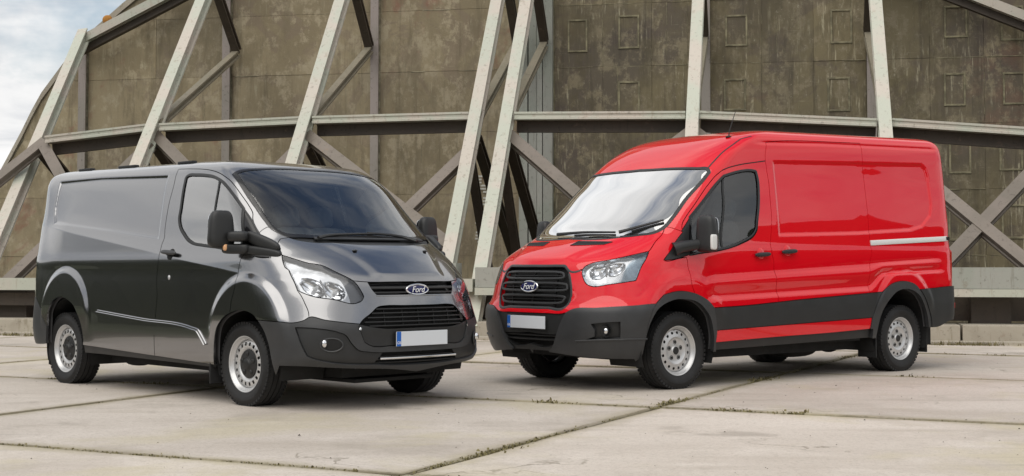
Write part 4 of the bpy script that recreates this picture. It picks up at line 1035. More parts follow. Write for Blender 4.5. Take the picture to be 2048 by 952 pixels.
    def lining(s, skip, off=-.055):
        F = s.F[~np.isin(s.reg, skip)]
        V, N, FF = s.half(F, offset=off, inset=0, flange=0)
        k = len(V); return obj('cabin_lining', np.concatenate([V, V*[1, -1, 1]]), FF+[tuple(i+k for i in f[::-1]) for f in FF], 'lining', s.root, smooth=True)
    def bulkhead(s, x, z0, z1, name='bulkhead'):
        zz = np.linspace(z0, z1, 24); P = s.h.P; V = []
        j = (np.abs(P[..., 0]-x) + 9*(P[..., 1] < .25)).argmin(1); yz = [(P[i, j[i], 1], P[i, j[i], 2]) for i in range(len(j))]
        ys = np.interp(zz, [q[1] for q in yz], [q[0] for q in yz])-.06
        for y, z in zip(ys, zz): V += [(x, -y, z), (x, y, z), (x-.03, -y, z), (x-.03, y, z)]
        F = []
        for i in range(len(zz)-1):
            a, b = 4*i, 4*i+4; F += [(a, a+1, b+1, b), (a+2, b+2, b+3, a+3), (a, b, b+2, a+2), (a+1, a+3, b+3, b+1)]
        return obj(name, V, F, 'lining', s.root)
    def on(s, u, v, side=1):
        p = s.h.at(u, v)*[1, side, 1]; n = s.h.normal(u, v)*[1, side, 1]; return p, n
    def path(s, uv, side=1, step=.02):
        L = np.array(catmull(uv, step)); p = s.h.at(L[:, 0], L[:, 1]); n = s.h.normal(L[:, 0], L[:, 1]); return p*[1, side, 1], n*[1, side, 1]
    def front(s, y, z):
        """point and normal on the nose at lateral position y and height z"""
        P = s.h.P; k = s.h.NR+s.h.NS; Q = P[:, k:]
        d = np.hypot(Q[..., 1]-abs(y), Q[..., 2]-z); j, i = np.unravel_index(d.argmin(), d.shape)
        u, v = s.h.U[k+i], s.h.V[j]
        for _ in range(3):
            e = 1e-3; p = s.h.at(u, v); u2, v2 = min(u+e, s.h.U[-1]), min(v+e, s.h.vmax)
            du = (s.h.at(u2, v)-p)/max(u2-u, 1e-9) if u2 > u else (p-s.h.at(u-e, v))/e; dv = (s.h.at(u, v2)-p)/max(v2-v, 1e-9)
            J = np.array([[du[1], dv[1]], [du[2], dv[2]]]); r_ = np.array([abs(y)-p[1], z-p[2]])
            dlt = np.linalg.lstsq(J, r_, rcond=None)[0]; u = float(np.clip(u+dlt[0], 0, s.h.U[-1])); v = float(np.clip(v+dlt[1], 0, s.h.vmax))
        sg = 1 if y >= 0 else -1
        return s.on(u, v, sg)
    def bar(s, z, y0, y1, n=40):
        Q = [s.front(y, z if not callable(z) else z(y)) for y in np.linspace(y0, y1, n)]
        return np.array([q[0] for q in Q]), np.array([q[1] for q in Q])
def wheel_set(root, hub_x, hub_y, R, width, kind, label=None):
    """tyre, pressed steel rim, hub; built once and copied to the four corners; local Y points outward"""
    rim = .2215; wb = width/2
    t = MB()
    t.lathe([(rim-.012, -wb*.80), (rim+.004, -wb*.86), (rim+.03, -wb*.98), ((R+rim)/2, -wb*1.04), (R-.035, -wb*.97), (R-.012, -wb*.86), (R-.003, -wb*.70),
             (R, -wb*.45), (R-.009, -wb*.43), (R-.009, -wb*.38), (R, -wb*.36), (R, -wb*.04), (R-.009, -wb*.03), (R-.009, wb*.03), (R, wb*.04), (R, wb*.36), (R-.009, wb*.38), (R-.009, wb*.43), (R, wb*.45),
             (R-.003, wb*.70), (R-.012, wb*.86), (R-.035, wb*.97), ((R+rim)/2+.012, wb*1.035), ((R+rim)/2+.010, wb*1.045), ((R+rim)/2, wb*1.045), (rim+.032, wb*1.0), (rim+.03, wb*.985), (rim+.010, wb*.92), (rim-.004, wb*.86), (rim-.012, wb*.80)], 72)
    # shoulder blocks
    for i in range(56):
        a = 2*math.pi*i/56; c, s_ = math.cos(a), math.sin(a)
        for sg in (-1, 1):
            Rm = Matrix(((c, 0, -s_), (0, 1, 0), (s_, 0, c)))
            t.box((c*(R-.0125), sg*wb*.80, s_*(R-.0125)), (.020, wb*.24, .024), R=Rm)
    r = MB()
    # rim well and flange
    r.lathe([(rim-.002, wb*.79), (rim+.004, wb*.83), (rim+.003, wb*.87), (rim-.004, wb*.875), (rim-.010, wb*.84), (rim-.016, wb*.70), (rim-.030, wb*.60), (rim-.033, wb*.2), (rim-.033, -wb*.8)], 64)
    # pressed disc with real ventilation holes, from a flat cut-out bent to the dish profile
    nh = 18 if kind == 'grey' else 16
    rh = .158 if kind == 'grey' else .160
    ro, ri = rim-.030, .0 if kind == 'red' else .05
    pv = []; pe = []
    def ring(rad_, n, ph=0):
        k = len(pv); pv.extend(Vector((rad_*math.cos(2*math.pi*i/n+ph), rad_*math.sin(2*math.pi*i/n+ph))) for i in range(n)); pe.extend((k+i, k+(i+1) % n) for i in range(n)); return k
    ring(ro, 72)
    for i in range(nh):
        a = 2*math.pi*i/nh; k = len(pv)
        for q in range(10):
            w = 2*math.pi*q/10; x, y = rh+(.0145 if kind == 'red' else .0150)*math.cos(w), (.0135 if kind == 'red' else .0185)*math.sin(w)
            pv.append(Vector((x*math.cos(a)-y*math.sin(a), x*math.sin(a)+y*math.cos(a))))
        pe.extend((k+q, k+(q+1) % 10) for q in range(10))
    for rr, n in ((.186, 60), (.178, 60), (.136, 54), (.122, 48), (.112, 44), (.095, 40), (.07, 28), (.045, 20), (.035, 16), (.015, 8)): 
        for i in range(n): pv.append(Vector((rr*math.cos(2*math.pi*(i+.5)/n), rr*math.sin(2*math.pi*(i+.5)/n))))
    q = delaunay_2d_cdt(pv, pe, [], 0, 1e-6)
    def dish(rr):
        if kind == 'red': return np.interp(rr, [0, .035, .045, .095, .112, .122, .136, .160, .178, .186, ro], [wb*.60, wb*.60, wb*.52, wb*.50, wb*.56, wb*.62, wb*.60, wb*.55, wb*.54, wb*.50, wb*.40])
        return np.interp(rr, [0, .095, .112, .122, .136, .160, .178, .186, ro], [wb*.35, wb*.38, wb*.46, wb*.55, wb*.62, wb*.62, wb*.56, wb*.50, wb*.40])
    hv = [(math.cos(2*math.pi*i/nh)*rh, math.sin(2*math.pi*i/nh)*rh) for i in range(nh)]
    FF = []
    for f in q[2]:
        c = sum((q[0][i] for i in f), Vector((0, 0)))/3
        if any((c.x-a)**2+(c.y-b)**2 < .0115**2 for a, b in hv) or c.length > ro: continue
        FF.append(tuple(f))
    VV = [(v.x, dish(v.length), v.y) for v in q[0]]
    FF = [f if ((VV[f[1]][0]-VV[f[0]][0])*(VV[f[2]][2]-VV[f[0]][2])-(VV[f[1]][2]-VV[f[0]][2])*(VV[f[2]][0]-VV[f[0]][0])) < 0 else f[::-1] for f in FF]
    r.add(VV, FF)
    W0 = r.build('wheel', 'wheel_silver', root, smooth=True)
    t.build('tyre', 'rubber', W0, smooth=True)
    b = MB(); b.lathe([(.0, -wb*.1), (rim-.036, -wb*.1)], 40); b.build('brake_drum', 'hole_black', W0)
    h = MB()
    if kind == 'grey':
        h.lathe([(.0, wb*.80), (.035, wb*.80), (.042, wb*.76), (.046, wb*.70), (.060, wb*.66), (.095, wb*.60), (.110, wb*.56), (.113, wb*.50)], 48)
        for i in range(5):
            a = 2*math.pi*i/5+.3; h.superell((math.cos(a)*.078, wb*.62, math.sin(a)*.078), (.020, .012, .020), (2.5, 2.5), (12, 8))
        h.lathe([(.050, wb*.66), (.053, wb*.70), (.057, wb*.66)], 40)
    else:
        h.lathe([(.0, wb*.68), (.030, wb*.68), (.034, wb*.64), (.035, wb*.5)], 32)
        for i in range(5):
            a = 2*math.pi*i/5+.95; c, s_ = math.cos(a)*.075, math.sin(a)*.075
            h.lathe([(.0, wb*.60), (.010, wb*.60), (.012, wb*.58), (.012, wb*.46)], 6, c=(c, 0, s_))
            h.lathe([(.016, wb*.515), (.020, wb*.52), (.022, wb*.50)], 14, c=(c, 0, s_))
    h.build('hub_cap', 'wheel_dark', W0, smooth=True)
    k = 0
    for sx, yy in ((0, -1), (0, 1), (1, -1), (1, 1)):
        o = W0 if k == 0 else dup(W0, root)
        o.location = (hub_x[sx], yy*(hub_y-wb), R-.012); o.rotation_euler = (0, rad(37*k), 0 if yy > 0 else math.pi)
        k += 1
def arch_liner(root, xs, r, y0, y1, z):
    m = MB()
    for x in xs:
        for sg in (-1, 1):
            n = 20; P = []
            for i in range(n+1):
                a = math.pi*i/n*1.24-.12*math.pi; P.append((x+r*math.cos(a), z+r*math.sin(a)))
            V = [(a, sg*y1, b) for a, b in P]+[(a, sg*y0, b) for a, b in P]+[(x, sg*y0, z)]
            F = [(i, i+1, n+2+i, n+1+i) for i in range(n)]+[(n+1+i, n+2+i, 2*n+2) for i in range(n)]
            m.add(V, F)
    return m.build('wheel_arch_liner', 'underbody', root, smooth=False)
def text_mesh(txt, size, depth, name, mat, parent, shear=0., loc=None, R=None):
    cu = bpy.data.curves.new('lettering', 'FONT'); cu.body = txt; cu.size = size; cu.extrude = depth; cu.align_x = 'CENTER'; cu.align_y = 'CENTER'; cu.shear = shear
    t = bpy.data.objects.new('lettering', cu); COL.objects.link(t)
    me = bpy.data.meshes.new_from_object(t.evaluated_get(bpy.context.evaluated_depsgraph_get())); bpy.data.objects.remove(t); bpy.data.curves.remove(cu)
    me.name = name; me.materials.clear(); me.materials.append(M[mat]); o = bpy.data.objects.new(name, me); COL.objects.link(o); o.parent = parent
    if R is not None: o.matrix_local = Matrix.Translation(loc) @ R.to_4x4()
    return o
def facing(n, up=(0, 0, 1)):
    """rotation whose local Z looks along n and local Y up"""
    z = Vector(n).normalized(); x = Vector(up).cross(z).normalized(); y = z.cross(x)
    return Matrix((x, y, z)).transposed()
def badge(v, p, n, w, h):
    R = facing(n); m = MB(); k = 40
    def el(a, b, d): return [R @ Vector((a*math.cos(2*math.pi*i/k), b*math.sin(2*math.pi*i/k), d)) + Vector(p) for i in range(k)]
    rings = [el(w/2, h/2, -.004), el(w/2, h/2, .008), el(w/2-.006, h/2-.006, .013), el(w/2-.014, h/2-.012, .010)]
    V = [q for r_ in rings for q in r_]; F = [(a*k+i, a*k+(i+1) % k, (a+1)*k+(i+1) % k, (a+1)*k+i) for a in range(3) for i in range(k)]
    b = MB(); b.add(V, F); B = b.build('badge', 'chrome', v.root, smooth=True)
    d = MB(); rr = [el(w/2-.014, h/2-.012, .010), el((w/2-.014)*.6, (h/2-.012)*.6, .0125)]
    V = [q for r_ in rr for q in r_]+[R @ Vector((0, 0, .0135)) + Vector(p)]
    d.add(V, [(i, (i+1) % k, k+(i+1) % k, k+i) for i in range(k)]+[(k+i, k+(i+1) % k, 2*k) for i in range(k)]); d.build('badge_field', 'badge_blue', B, smooth=True)
    text_mesh('Ford', h*.74, .0012, 'lettering', 'text_white', B, .32, Vector(p)+R @ Vector((0, -.002, .0155)), R)
    return B
def plate(v, x, z, tilt=0.):
    P = MB(); P.box((x, 0, z), (.008, .52, .112), bev=.003); o = P.build('number_plate', 'plate_white', v.root)
    b = MB(); b.box((x+.0046, -.2375, z), (.0012, .043, .110)); b.build('country_band', 'plate_blue', o)
    text_mesh('GB', .030, .0004, 'lettering', 'text_white', o, 0, Vector((x+.0062, -.2375, z-.030)), facing((1, 0, 0)))
    return o
def seats(v, xs, ys, z, h):
    for y in ys:
        m = MB(); T = Matrix.Rotation(rad(-14), 3, 'Y')
        m.superell((xs-.22, y, z+h*.5), (.075, .25, h*.52), (4, 5), R=T); m.superell((xs+.06, y, z), (.27, .25, .075), (5, 4))
        s_ = m.build('seat', 'seat_cloth', v.root, smooth=True)
        q = MB(); q.superell((xs-.37, y, z+h*1.17), (.05, .13, .095), (4, 4), R=T); q.build('headrest', 'seat_cloth', s_, smooth=True)
def steering(v, x, y, z):
    m = MB(); R = facing((-.5, 0, .87)); k = 32
    m.tube([R @ Vector((.19*math.cos(2*math.pi*i/k), .19*math.sin(2*math.pi*i/k), 0)) + Vector((x, y, z)) for i in range(k+1)], .015, 8, False)
    for a in (.3, 2.8, 4.7): m.tube([Vector((x, y, z)), R @ Vector((.18*math.cos(a), .18*math.sin(a), 0)) + Vector((x, y, z))], .018, 6)
    m.superell((x, y, z), (.06, .06, .04), (2.5, 3), (14, 8)); m.build('steering_wheel', 'dash_plastic', v.root, smooth=True)
def disc_bowl(p, n, r, depth):
    """reflector bowl opening along n"""
    R = facing(n); V = []; k = 24; prof = [(1.0, 0), (.9, -.35), (.7, -.65), (.45, -.86), (.2, -.97), (0.02, -1)]
    for a, d in prof:
        for i in range(k): V.append(R @ Vector((r*a*math.cos(2*math.pi*i/k), r*a*math.sin(2*math.pi*i/k), d*depth)) + Vector(p))
    return V, [(a*k+i, a*k+(i+1) % k, (a+1)*k+(i+1) % k, (a+1)*k+i) for a in range(len(prof)-1) for i in range(k)]
def headlights(v, vehicle):
    """sunk housing pressed into two reflector bowls with a fluted floor, behind a clear lens"""
    F = v.faces('headlight'); ids = np.unique(F)
    (u1, w1), (u2, w2) = v.pts['bowl']
    for side in (1, -1):
        V, N, FF = v.half(F, offset=-.040, inset=.004, flange=0)
        uv = v.uv[ids]; e1 = np.hypot((uv[:, 0]-u1)/.095, (uv[:, 1]-w1)/.075); e2 = np.hypot((uv[:, 0]-u2)/.085, (uv[:, 1]-w2)/.068)
        bowl = np.maximum(np.clip(1-e1**2, 0, 1), np.clip(1-e2**2, 0, 1))
        step = .010*sstep(.0, .18, bowl)
        V = V - N*(bowl*.040+step)[:, None]
        cen = np.array([uv[[np.searchsorted(ids, q) for q in f]].mean(0) for f in F])
        d1 = np.hypot((cen[:, 0]-u1)/.095, (cen[:, 1]-w1)/.075); d2 = np.hypot((cen[:, 0]-u2)/.085, (cen[:, 1]-w2)/.068)
        dm = np.minimum(d1, d2)
        if vehicle == 'grey': idx = np.where(dm < 1.0, 0, np.where((cen[:, 1]-w1 < -.095+.35*(u1-cen[:, 0])) | (cen[:, 0] > u2+.10), 2, 1))
        else: idx = np.where(dm < 1.0, 0, np.where(cen[:, 0] < u2-.10, 2, 1))
        X1, N1, W1 = v.half(F, offset=-.001, inset=.004, flange=.045, wall_only=True)
        k = len(V); A = np.concatenate([V, X1])*[1, side, 1]
        FA = FF+[tuple(i+k for i in f[::-1]) for f in W1]
        if side < 0: FA = [f[::-1] for f in FA]
        hl = obj('headlight', A, FA, None, v.root, smooth=True, mats=['bowl_silver', 'lamp_silver', 'lamp_grey' if vehicle == 'grey' else 'lamp_smoke'], midx=list(idx)+[2]*len(W1))
        L, NL, FL = v.half(F, offset=.001, inset=.0045, flange=0)
        obj('lens', L*[1, side, 1], FL if side > 0 else [f[::-1] for f in FL], 'lamp_glass', hl, normals=NL*[1, side, 1])
        # divider between the two bowls, bulbs
        P = []; NN = []
        um, wm = (u1+u2)/2, (w1+w2)/2
        for t in np.linspace(-1, 1, 9):
            p, n = v.on(um+.012*t, wm+.062*t, side); P.append(p-n*.040); NN.append(n)
        m = MB(); m.add(*sweep(P, NN, .012, .022)); m.build('divider', 'lamp_grey', hl)
        for u, w in ((u1, w1), (u2, w2)):
            p, n = v.on(u, w, side); m = MB(); m.superell(tuple(p-n*.072), (.013, .013, .013), (2, 2), (12, 8)); m.build('bulb', 'lens_white', hl, smooth=True)
def recess_panel(v, name, reg, mat, depth, wall_mat=None, parent=None, both=False):
    """floor of a pocket sunk below the skin; neighbours' flanges form its lip"""
    if both: return v.panel(name, reg, mat, parent, offset=-depth, inset=-.002, flange=0)
    return v.panel(name, reg, mat, parent, merged=True, offset=-depth, inset=-.002, flange=0)
def wipers(v, paths, lift=.02):
    for p in paths:
        Q = [v.front(y, z) for y, z in p]; P = [q[0]+q[1]*lift for q in Q]
        P = [tuple(x) for x in P]; P2 = []
        for a, b in zip(P, P[1:]):
            for t in np.linspace(0, 1, 8, endpoint=False): P2.append(np.array(a)*(1-t)+np.array(b)*t)
        P2.append(np.array(P[-1])); n = len(P2)
        P2 = np.array(P2); P2 = smooth(P2, 2.0) if n > 14 else P2
        m = MB(); m.tube(P2, [.016 - .007*i/n for i in range(n)], 8)
        w = m.build('wiper', 'black_plastic', v.root, smooth=True)
        b = MB(); k = int(n*.42); Z = P2[k:]-np.array([Q[0][1]])*lift*.55
        b.tube(Z+np.array([0, 0, -.012]), .009, 6); b.build('wiper_blade', 'rubber', w, smooth=True)

# ---------------------------------------------------------------- grey van
HG, HR = make_hulls()
def grey_van():
    root = empty('panel_van', (-1.4428, 11.6249, 0), -0.7901)
    tag(root, 'dark grey low-roof panel van parked on the left, nose turned to the right', 'van')
    v = Van(HG, G_CUTS, G_SEEDS, G_PTS, root, -1)
    v.panel('body_shell', 'body_side', 'paint_grey', merged=True)
    doors = v.panel('door', ['door'], 'paint_grey', inset=.004)
    v.panel('fender', 'fender', 'paint_grey'); v.panel('bonnet', 'bonnet', 'paint_grey', merged=True, inset=.004)
    v.panel('front_panel', 'front_panel', 'paint_grey', merged=True, flange=.05)
    bp = v.panel('bumper', 'bumper', 'grey_plastic', merged=True, flange=.05)
    v.panel('rear_bumper', 'rear_bumper', 'grey_plastic', merged=True)
    v.panel('side_moulding', 'moulding', 'paint_grey', offset=.014, inset=-.004, flange=.02)
    for sd_ in (1, -1):
        P, N = v.path(G_CUTS['mould'][:6], sd_); m = MB(); m.add(*sweep(P, N, .022, .022, -.002, prof=[(-.5, 0), (-.5, 1), (.5, .05), (.5, 0)] if sd_ < 0 else [(-.5, 0), (-.5, .05), (.5, 1), (.5, 0)])); m.build('moulding_edge', 'paint_grey', root)
    v.panel('sill', 'sill', 'black_plastic', offset=-.012)
    v.panel('cowl', 'cowl', 'black_plastic', merged=True, offset=-.012)
    v.panel('windscreen', 'windscreen', 'glass_clear', merged=True, offset=-.004, inset=.001, flange=0)
    v.panel('window', 'window', 'glass_side_clear', doors, offset=-.006, inset=.001, flange=0)
    sails = v.panel('mirror_sail', 'mirror_sail', 'gloss_black', doors, offset=-.002)
    v.lining(['windscreen', 'window', 'void', 'headlight', 'grille', 'lower_grille', 'intake', 'fog_pocket', 'plate_panel', 'bumper', 'front_panel', 'cowl'])
    v.bulkhead(-1.18, .45, 1.93)
    # window seals and screen frit
    for d, sd_ in zip(doors, (1, -1)):
        P, N = v.path(G_CUTS['window'], sd_); m = MB(); m.add(*sweep(P, N, .026, .005, -.001, True)); m.build('window_seal', 'black_plastic', d, smooth=True)
        P, N = v.path(v.pts['div'], sd_); q = MB(); q.add(*sweep(P, N, .020, .004, -.003)); q.build('window_divider', 'black_plastic', d)
        P, N = v.path(G_CUTS['sail'], sd_); q = MB(); q.add(*sweep(P, N, .016, .006)); q.build('sail_seal', 'black_plastic', d, smooth=True)
        # handle
        h0, n0 = v.on(*v.pts['handle'][0], sd_); h1, n1 = v.on(*v.pts['handle'][1], sd_)
        c = (h0+h1)/2; n = (n0+n1)/2; ln = np.linalg.norm(h1-h0)
        T = Matrix((Vector((h1-h0)/ln), Vector(n), Vector(np.cross((h1-h0)/ln, n)))).transposed()
        q = MB(); q.superell(tuple(c+n*.030), (ln/2, .016, .019), (2.6, 3.0), R=T); hd = q.build('door_handle', 'grey_plastic', d, smooth=True)
        q = MB(); q.lathe([(.0, .003), (.046, .003), (.052, -.002)], 28); V = [tuple(c+np.array(T @ Vector((a, b, c_)))) for a, b, c_ in q.V]
        obj('handle_cup', V, q.F, 'hole_black', d, smooth=True)
        q = MB(); p, n = v.on(*v.pts['lock'][0], sd_); q.superell(tuple(p), (.016, .008, .020), (2, 2), (16, 10)); q.build('lock_cover', 'wheel_silver', d, smooth=True)
    P, N = v.path(G_CUTS['screen'], 1); Pm, Nm = (P*[1, -1, 1])[::-1], (N*[1, -1, 1])[::-1]
    m = MB(); m.add(*sweep(np.concatenate([Pm[:-1], P]), np.concatenate([Nm[:-1], N]), .045, .004, -.004, True)); m.build('screen_border', 'gloss_black', root, smooth=True)
    headlights(v, 'grey')
    # grilles
    recess_panel(v, 'grille', 'grille', 'gloss_black', .045); g = root.children[-1]
    for z, w in ((.925, .020), (.888, .012)):
        P, N = v.bar(z, -.42, .42, 34); m = MB(); m.add(*sweep(P-N*.018, N, w, .014)); m.build('grille_bar', 'black_plastic', g, smooth=True)
    P, N = v.bar(.862, -.385, .385, 34); m = MB(); m.add(*sweep(P-N*.006, N, .012, .010)); m.build('grille_trim', 'paint_grey', g, smooth=True)
    recess_panel(v, 'lower_grille', 'lower_grille', 'hole_black', .06); g = root.children[-1]
    for z, y in ((.764, .40), (.733, .44), (.700, .475), (.667, .505), (.636, .47)):
        P, N = v.bar(z, -y, y, 40); m = MB(); m.add(*sweep(P-N*.030, N, .011, .022)); m.build('grille_bar', 'black_plastic', g, smooth=True)
    for y in (-.33, -.16, 0, .16, .33):
        Q = [v.front(y, z) for z in np.linspace(.635, .765, 7)]; m = MB(); m.add(*sweep([q[0]-q[1]*.04 for q in Q], [q[1] for q in Q], .008, .012)); m.build('grille_rib', 'black_plastic', g)
    # bright frame round the lower grille
    v.panel('plate_panel', 'plate_panel', 'black_plastic', merged=True, offset=-.010, flange=.03)
    recess_panel(v, 'intake', 'intake', 'hole_black', .055); g = root.children[-1]
    for z in (.398, .372, .345):
        P, N = v.bar(z, -.46, .46, 34); m = MB(); m.add(*sweep(P-N*.040, N, .010, .016)); m.build('grille_bar', 'black_plastic', g)
    P, N = v.bar(.387, -.385, .385, 34); m = MB(); m.add(*sweep(P-N*.004, N, .014, .010)); m.build('chrome_strip', 'chrome', root, smooth=True)
    for sd_ in (1, -1):
        Q = [v.on(*q, sd_) for q in v.pts['clip']]; Q = [Q[0], ((Q[0][0]+Q[1][0])/2, Q[0][1]), Q[1]]
        m = MB(); m.add(*sweep([q[0] for q in Q], [q[1] for q in Q], .016, .006)); m.build('tow_clip', 'chrome', root)
    # fog lamps in sunk pockets
    fp = v.panel('fog_pocket', 'fog_pocket', 'black_plastic', offset=-.016, inset=.001, flange=0)
    for o, sd_ in zip(fp, (1, -1)):
        p, n = v.on(*v.pts['fog'][0], sd_); p2, n2 = v.on(*v.pts['fog'][1], sd_)
        f = np.array([.9, .25*sd_, 0]); f /= np.linalg.norm(f)
        c = p*.4+p2*.6-n*.016; Rz = facing(n); k = 32
        m = MB(); m.superell((0, 0, 0), (.082, .048, .004), (2, 3), (32, 8)); m.V = [tuple(Rz @ Vector(q)+Vector(c)) for q in m.V]; bz = m.build('fog_bezel', 'hole_black', o, smooth=True)  # flat black disc set proud, its black standing in for the bowl's shaded hollow
        m = MB(); m.tube([Rz @ Vector((.084*math.cos(2*math.pi*i/k), .050*math.sin(2*math.pi*i/k), .001))+Vector(c) for i in range(k+1)], .007, 8, False); m.build('fog_rim', 'grey_plastic', bz, smooth=True)
        m = MB(); m.superell(tuple(p-n*.010+f*.002), (.014, .024, .030), (2, 2), (18, 12)); m.build('fog_lamp', 'bowl_silver', o, smooth=True)
    badge(v, HG_front(v, .906), (1, 0, .06), .235, .090)
    plate(v, 1.062, .532)
    # bonnet crease and washer jets
    for sd_ in (1, -1):
        m = MB(); p, n = v.front(.36*sd_, 1.205); m.superell(tuple(p+n*.004), (.018, .020, .008), (3, 2), (14, 8)); m.build('washer_jet', 'black_plastic', root, smooth=True)
    wipers(v, [[(-.53, 1.290), (-.43, 1.312), (-.30, 1.323), (0.05, 1.335)], [(.40, 1.275), (.33, 1.31), (.22, 1.327), (-.02, 1.340)]], .018)
    m = MB()
    P, N = v.bar(1.298, -.55, .55, 30); m.add(*sweep(P+N*.002, N, .05, .012)); m.build('cowl_grille', 'black_plastic', root)
    # mirrors
    for sd_, d in ((-1, doors[1]), (1, doors[0])):
        def tp(p): return Vector((p.x*(1-.10*p.z/.14), p.y*(1-.12*p.z/.14), p.z))
        m = MB(); m.superell((-.10, sd_*1.072, 1.376), (.056, .102, .148), (3.2, 4.5), R=Matrix.Rotation(rad(8*sd_), 3, 'Z'), taper=tp); mi = m.build('door_mirror', 'black_plastic', d, smooth=True)
        m = MB(); m.superell((.02, sd_*.985, 1.318), (.085, .080, .042), (3.5, 4), R=Matrix.Rotation(rad(-38*sd_), 3, 'Z')); m.superell((.19, sd_*.885, 1.275), (.17, .030, .050), (3, 3), R=Matrix.Rotation(rad(-20*sd_), 3, 'Z') @ Matrix.Rotation(rad(20), 3, 'Y')); m.build('mirror_arm', 'black_plastic', mi, smooth=True)
        m = MB(); m.superell((.0, sd_*.995, 1.222), (.12, .05, .040), (4, 4), R=Matrix.Rotation(rad(-24*sd_), 3, 'Z')); m.superell((.20, sd_*.902, 1.200), (.19, .030, .034), (4, 4), R=Matrix.Rotation(rad(-20*sd_), 3, 'Z') @ Matrix.Rotation(rad(8), 3, 'Y')); m.build('mirror_arm', 'black_plastic', mi, smooth=True)
        m = MB(); m.superell((-.153, sd_*1.072, 1.376), (.006, .085, .125), (5, 5), (24, 12)); m.build('mirror_glass', 'chrome', mi, smooth=True)
        m = MB(); m.superell((-.05, sd_*1.055, 1.232), (.020, .028, .026), (3, 3), (14, 10)); m.build('indicator', 'amber', mi, smooth=True)
    for (x, y) in ((-3.25, .55), (-2.42, .57), (-1.38, .59)):
        for sd_ in (1, -1):
            z = float(np.interp(y, *HG_roof(v, x))) ; m = MB(); m.box((x, sd_*y, z+.006), (.24 if x < -3 or x > -2 else .30, .05, .022), bev=.008); m.build('roof_mount_cover', 'black_plastic', root)
    # underside
    m = MB(); m.box((-1.75, 0, .36), (3.6, 1.45, .28)); m.box((-1.35, .80, .36), (1.9, .2, .10)); m.box((-1.35, -.80, .36), (1.9, .2, .10)); m.box((.35, 0, .30), (.70, 1.0, .14)); m.build('underbody', 'underbody', root)
    m = MB(); m.box((.42, 0, .200), (.62, .80, .03), bev=.01); m.build('undertray', 'underbody', root)
    m = MB(); m.tube([(-2.933, -.75, .30), (-2.933, .75, .30)], .05, 10); m.tube([(-2.2, -.58, .26), (-1.0, -.50, .27)], .035, 8); m.superell((-2.12, -.62, .27), (.16, .09, .08), (3, 3), (16, 10)); m.build('exhaust', 'underbody', root, smooth=True)
    for sd_ in (1, -1):
        MB().box((-.40, sd_*.86, .25), (.012, .22, .20)).build('mud_flap', 'rubber', root); MB().box((-3.22, sd_*.84, .29), (.012, .18, .26)).build('mud_flap', 'rubber', root)
    arch_liner(root, [.08], .44, .52, .93, .38); arch_liner(root, [-2.83], .44, .52, .93, .36)
    wheel_set(root, (0, -2.933), .925, .334, .215, 'grey')
    m = MB(); m.superell((.10, 0, 1.12), (.34, .74, .14), (4, 3)); m.superell((-.12, -.38, 1.22), (.14, .20, .07), (4, 3)); m.build('dashboard', 'dash_plastic', root, smooth=True)
    seats(v, -.62, (-.45, .18, .55), .80, .62); steering(v, -.18, -.42, 1.20)
    m = MB(); m.box((-1.6, 0, .50), (3.9, 1.4, .04)); m.build('floor', 'lining', root)
    # rear lamps
    for sd_ in (1, -1):
        m = MB(); m.box((-3.56, sd_*.74, 1.1), (.06, .10, .55), bev=.02); m.build('tail_light', 'tail_red', root)
    return v
def HG_front(v, z): return v.front(0, z)[0]+np.array([-.006, 0, 0])
def HG_roof(v, x):
    P = v.h.P; k = P[v.h.NV*2//3:]; j = np.abs(k[..., 0]-x).argmin(1); y = np.array([k[i, j[i], 1] for i in range(len(j))]); z = np.array([k[i, j[i], 2] for i in range(len(j))])
    o = np.argsort(y); return y[o], z[o]

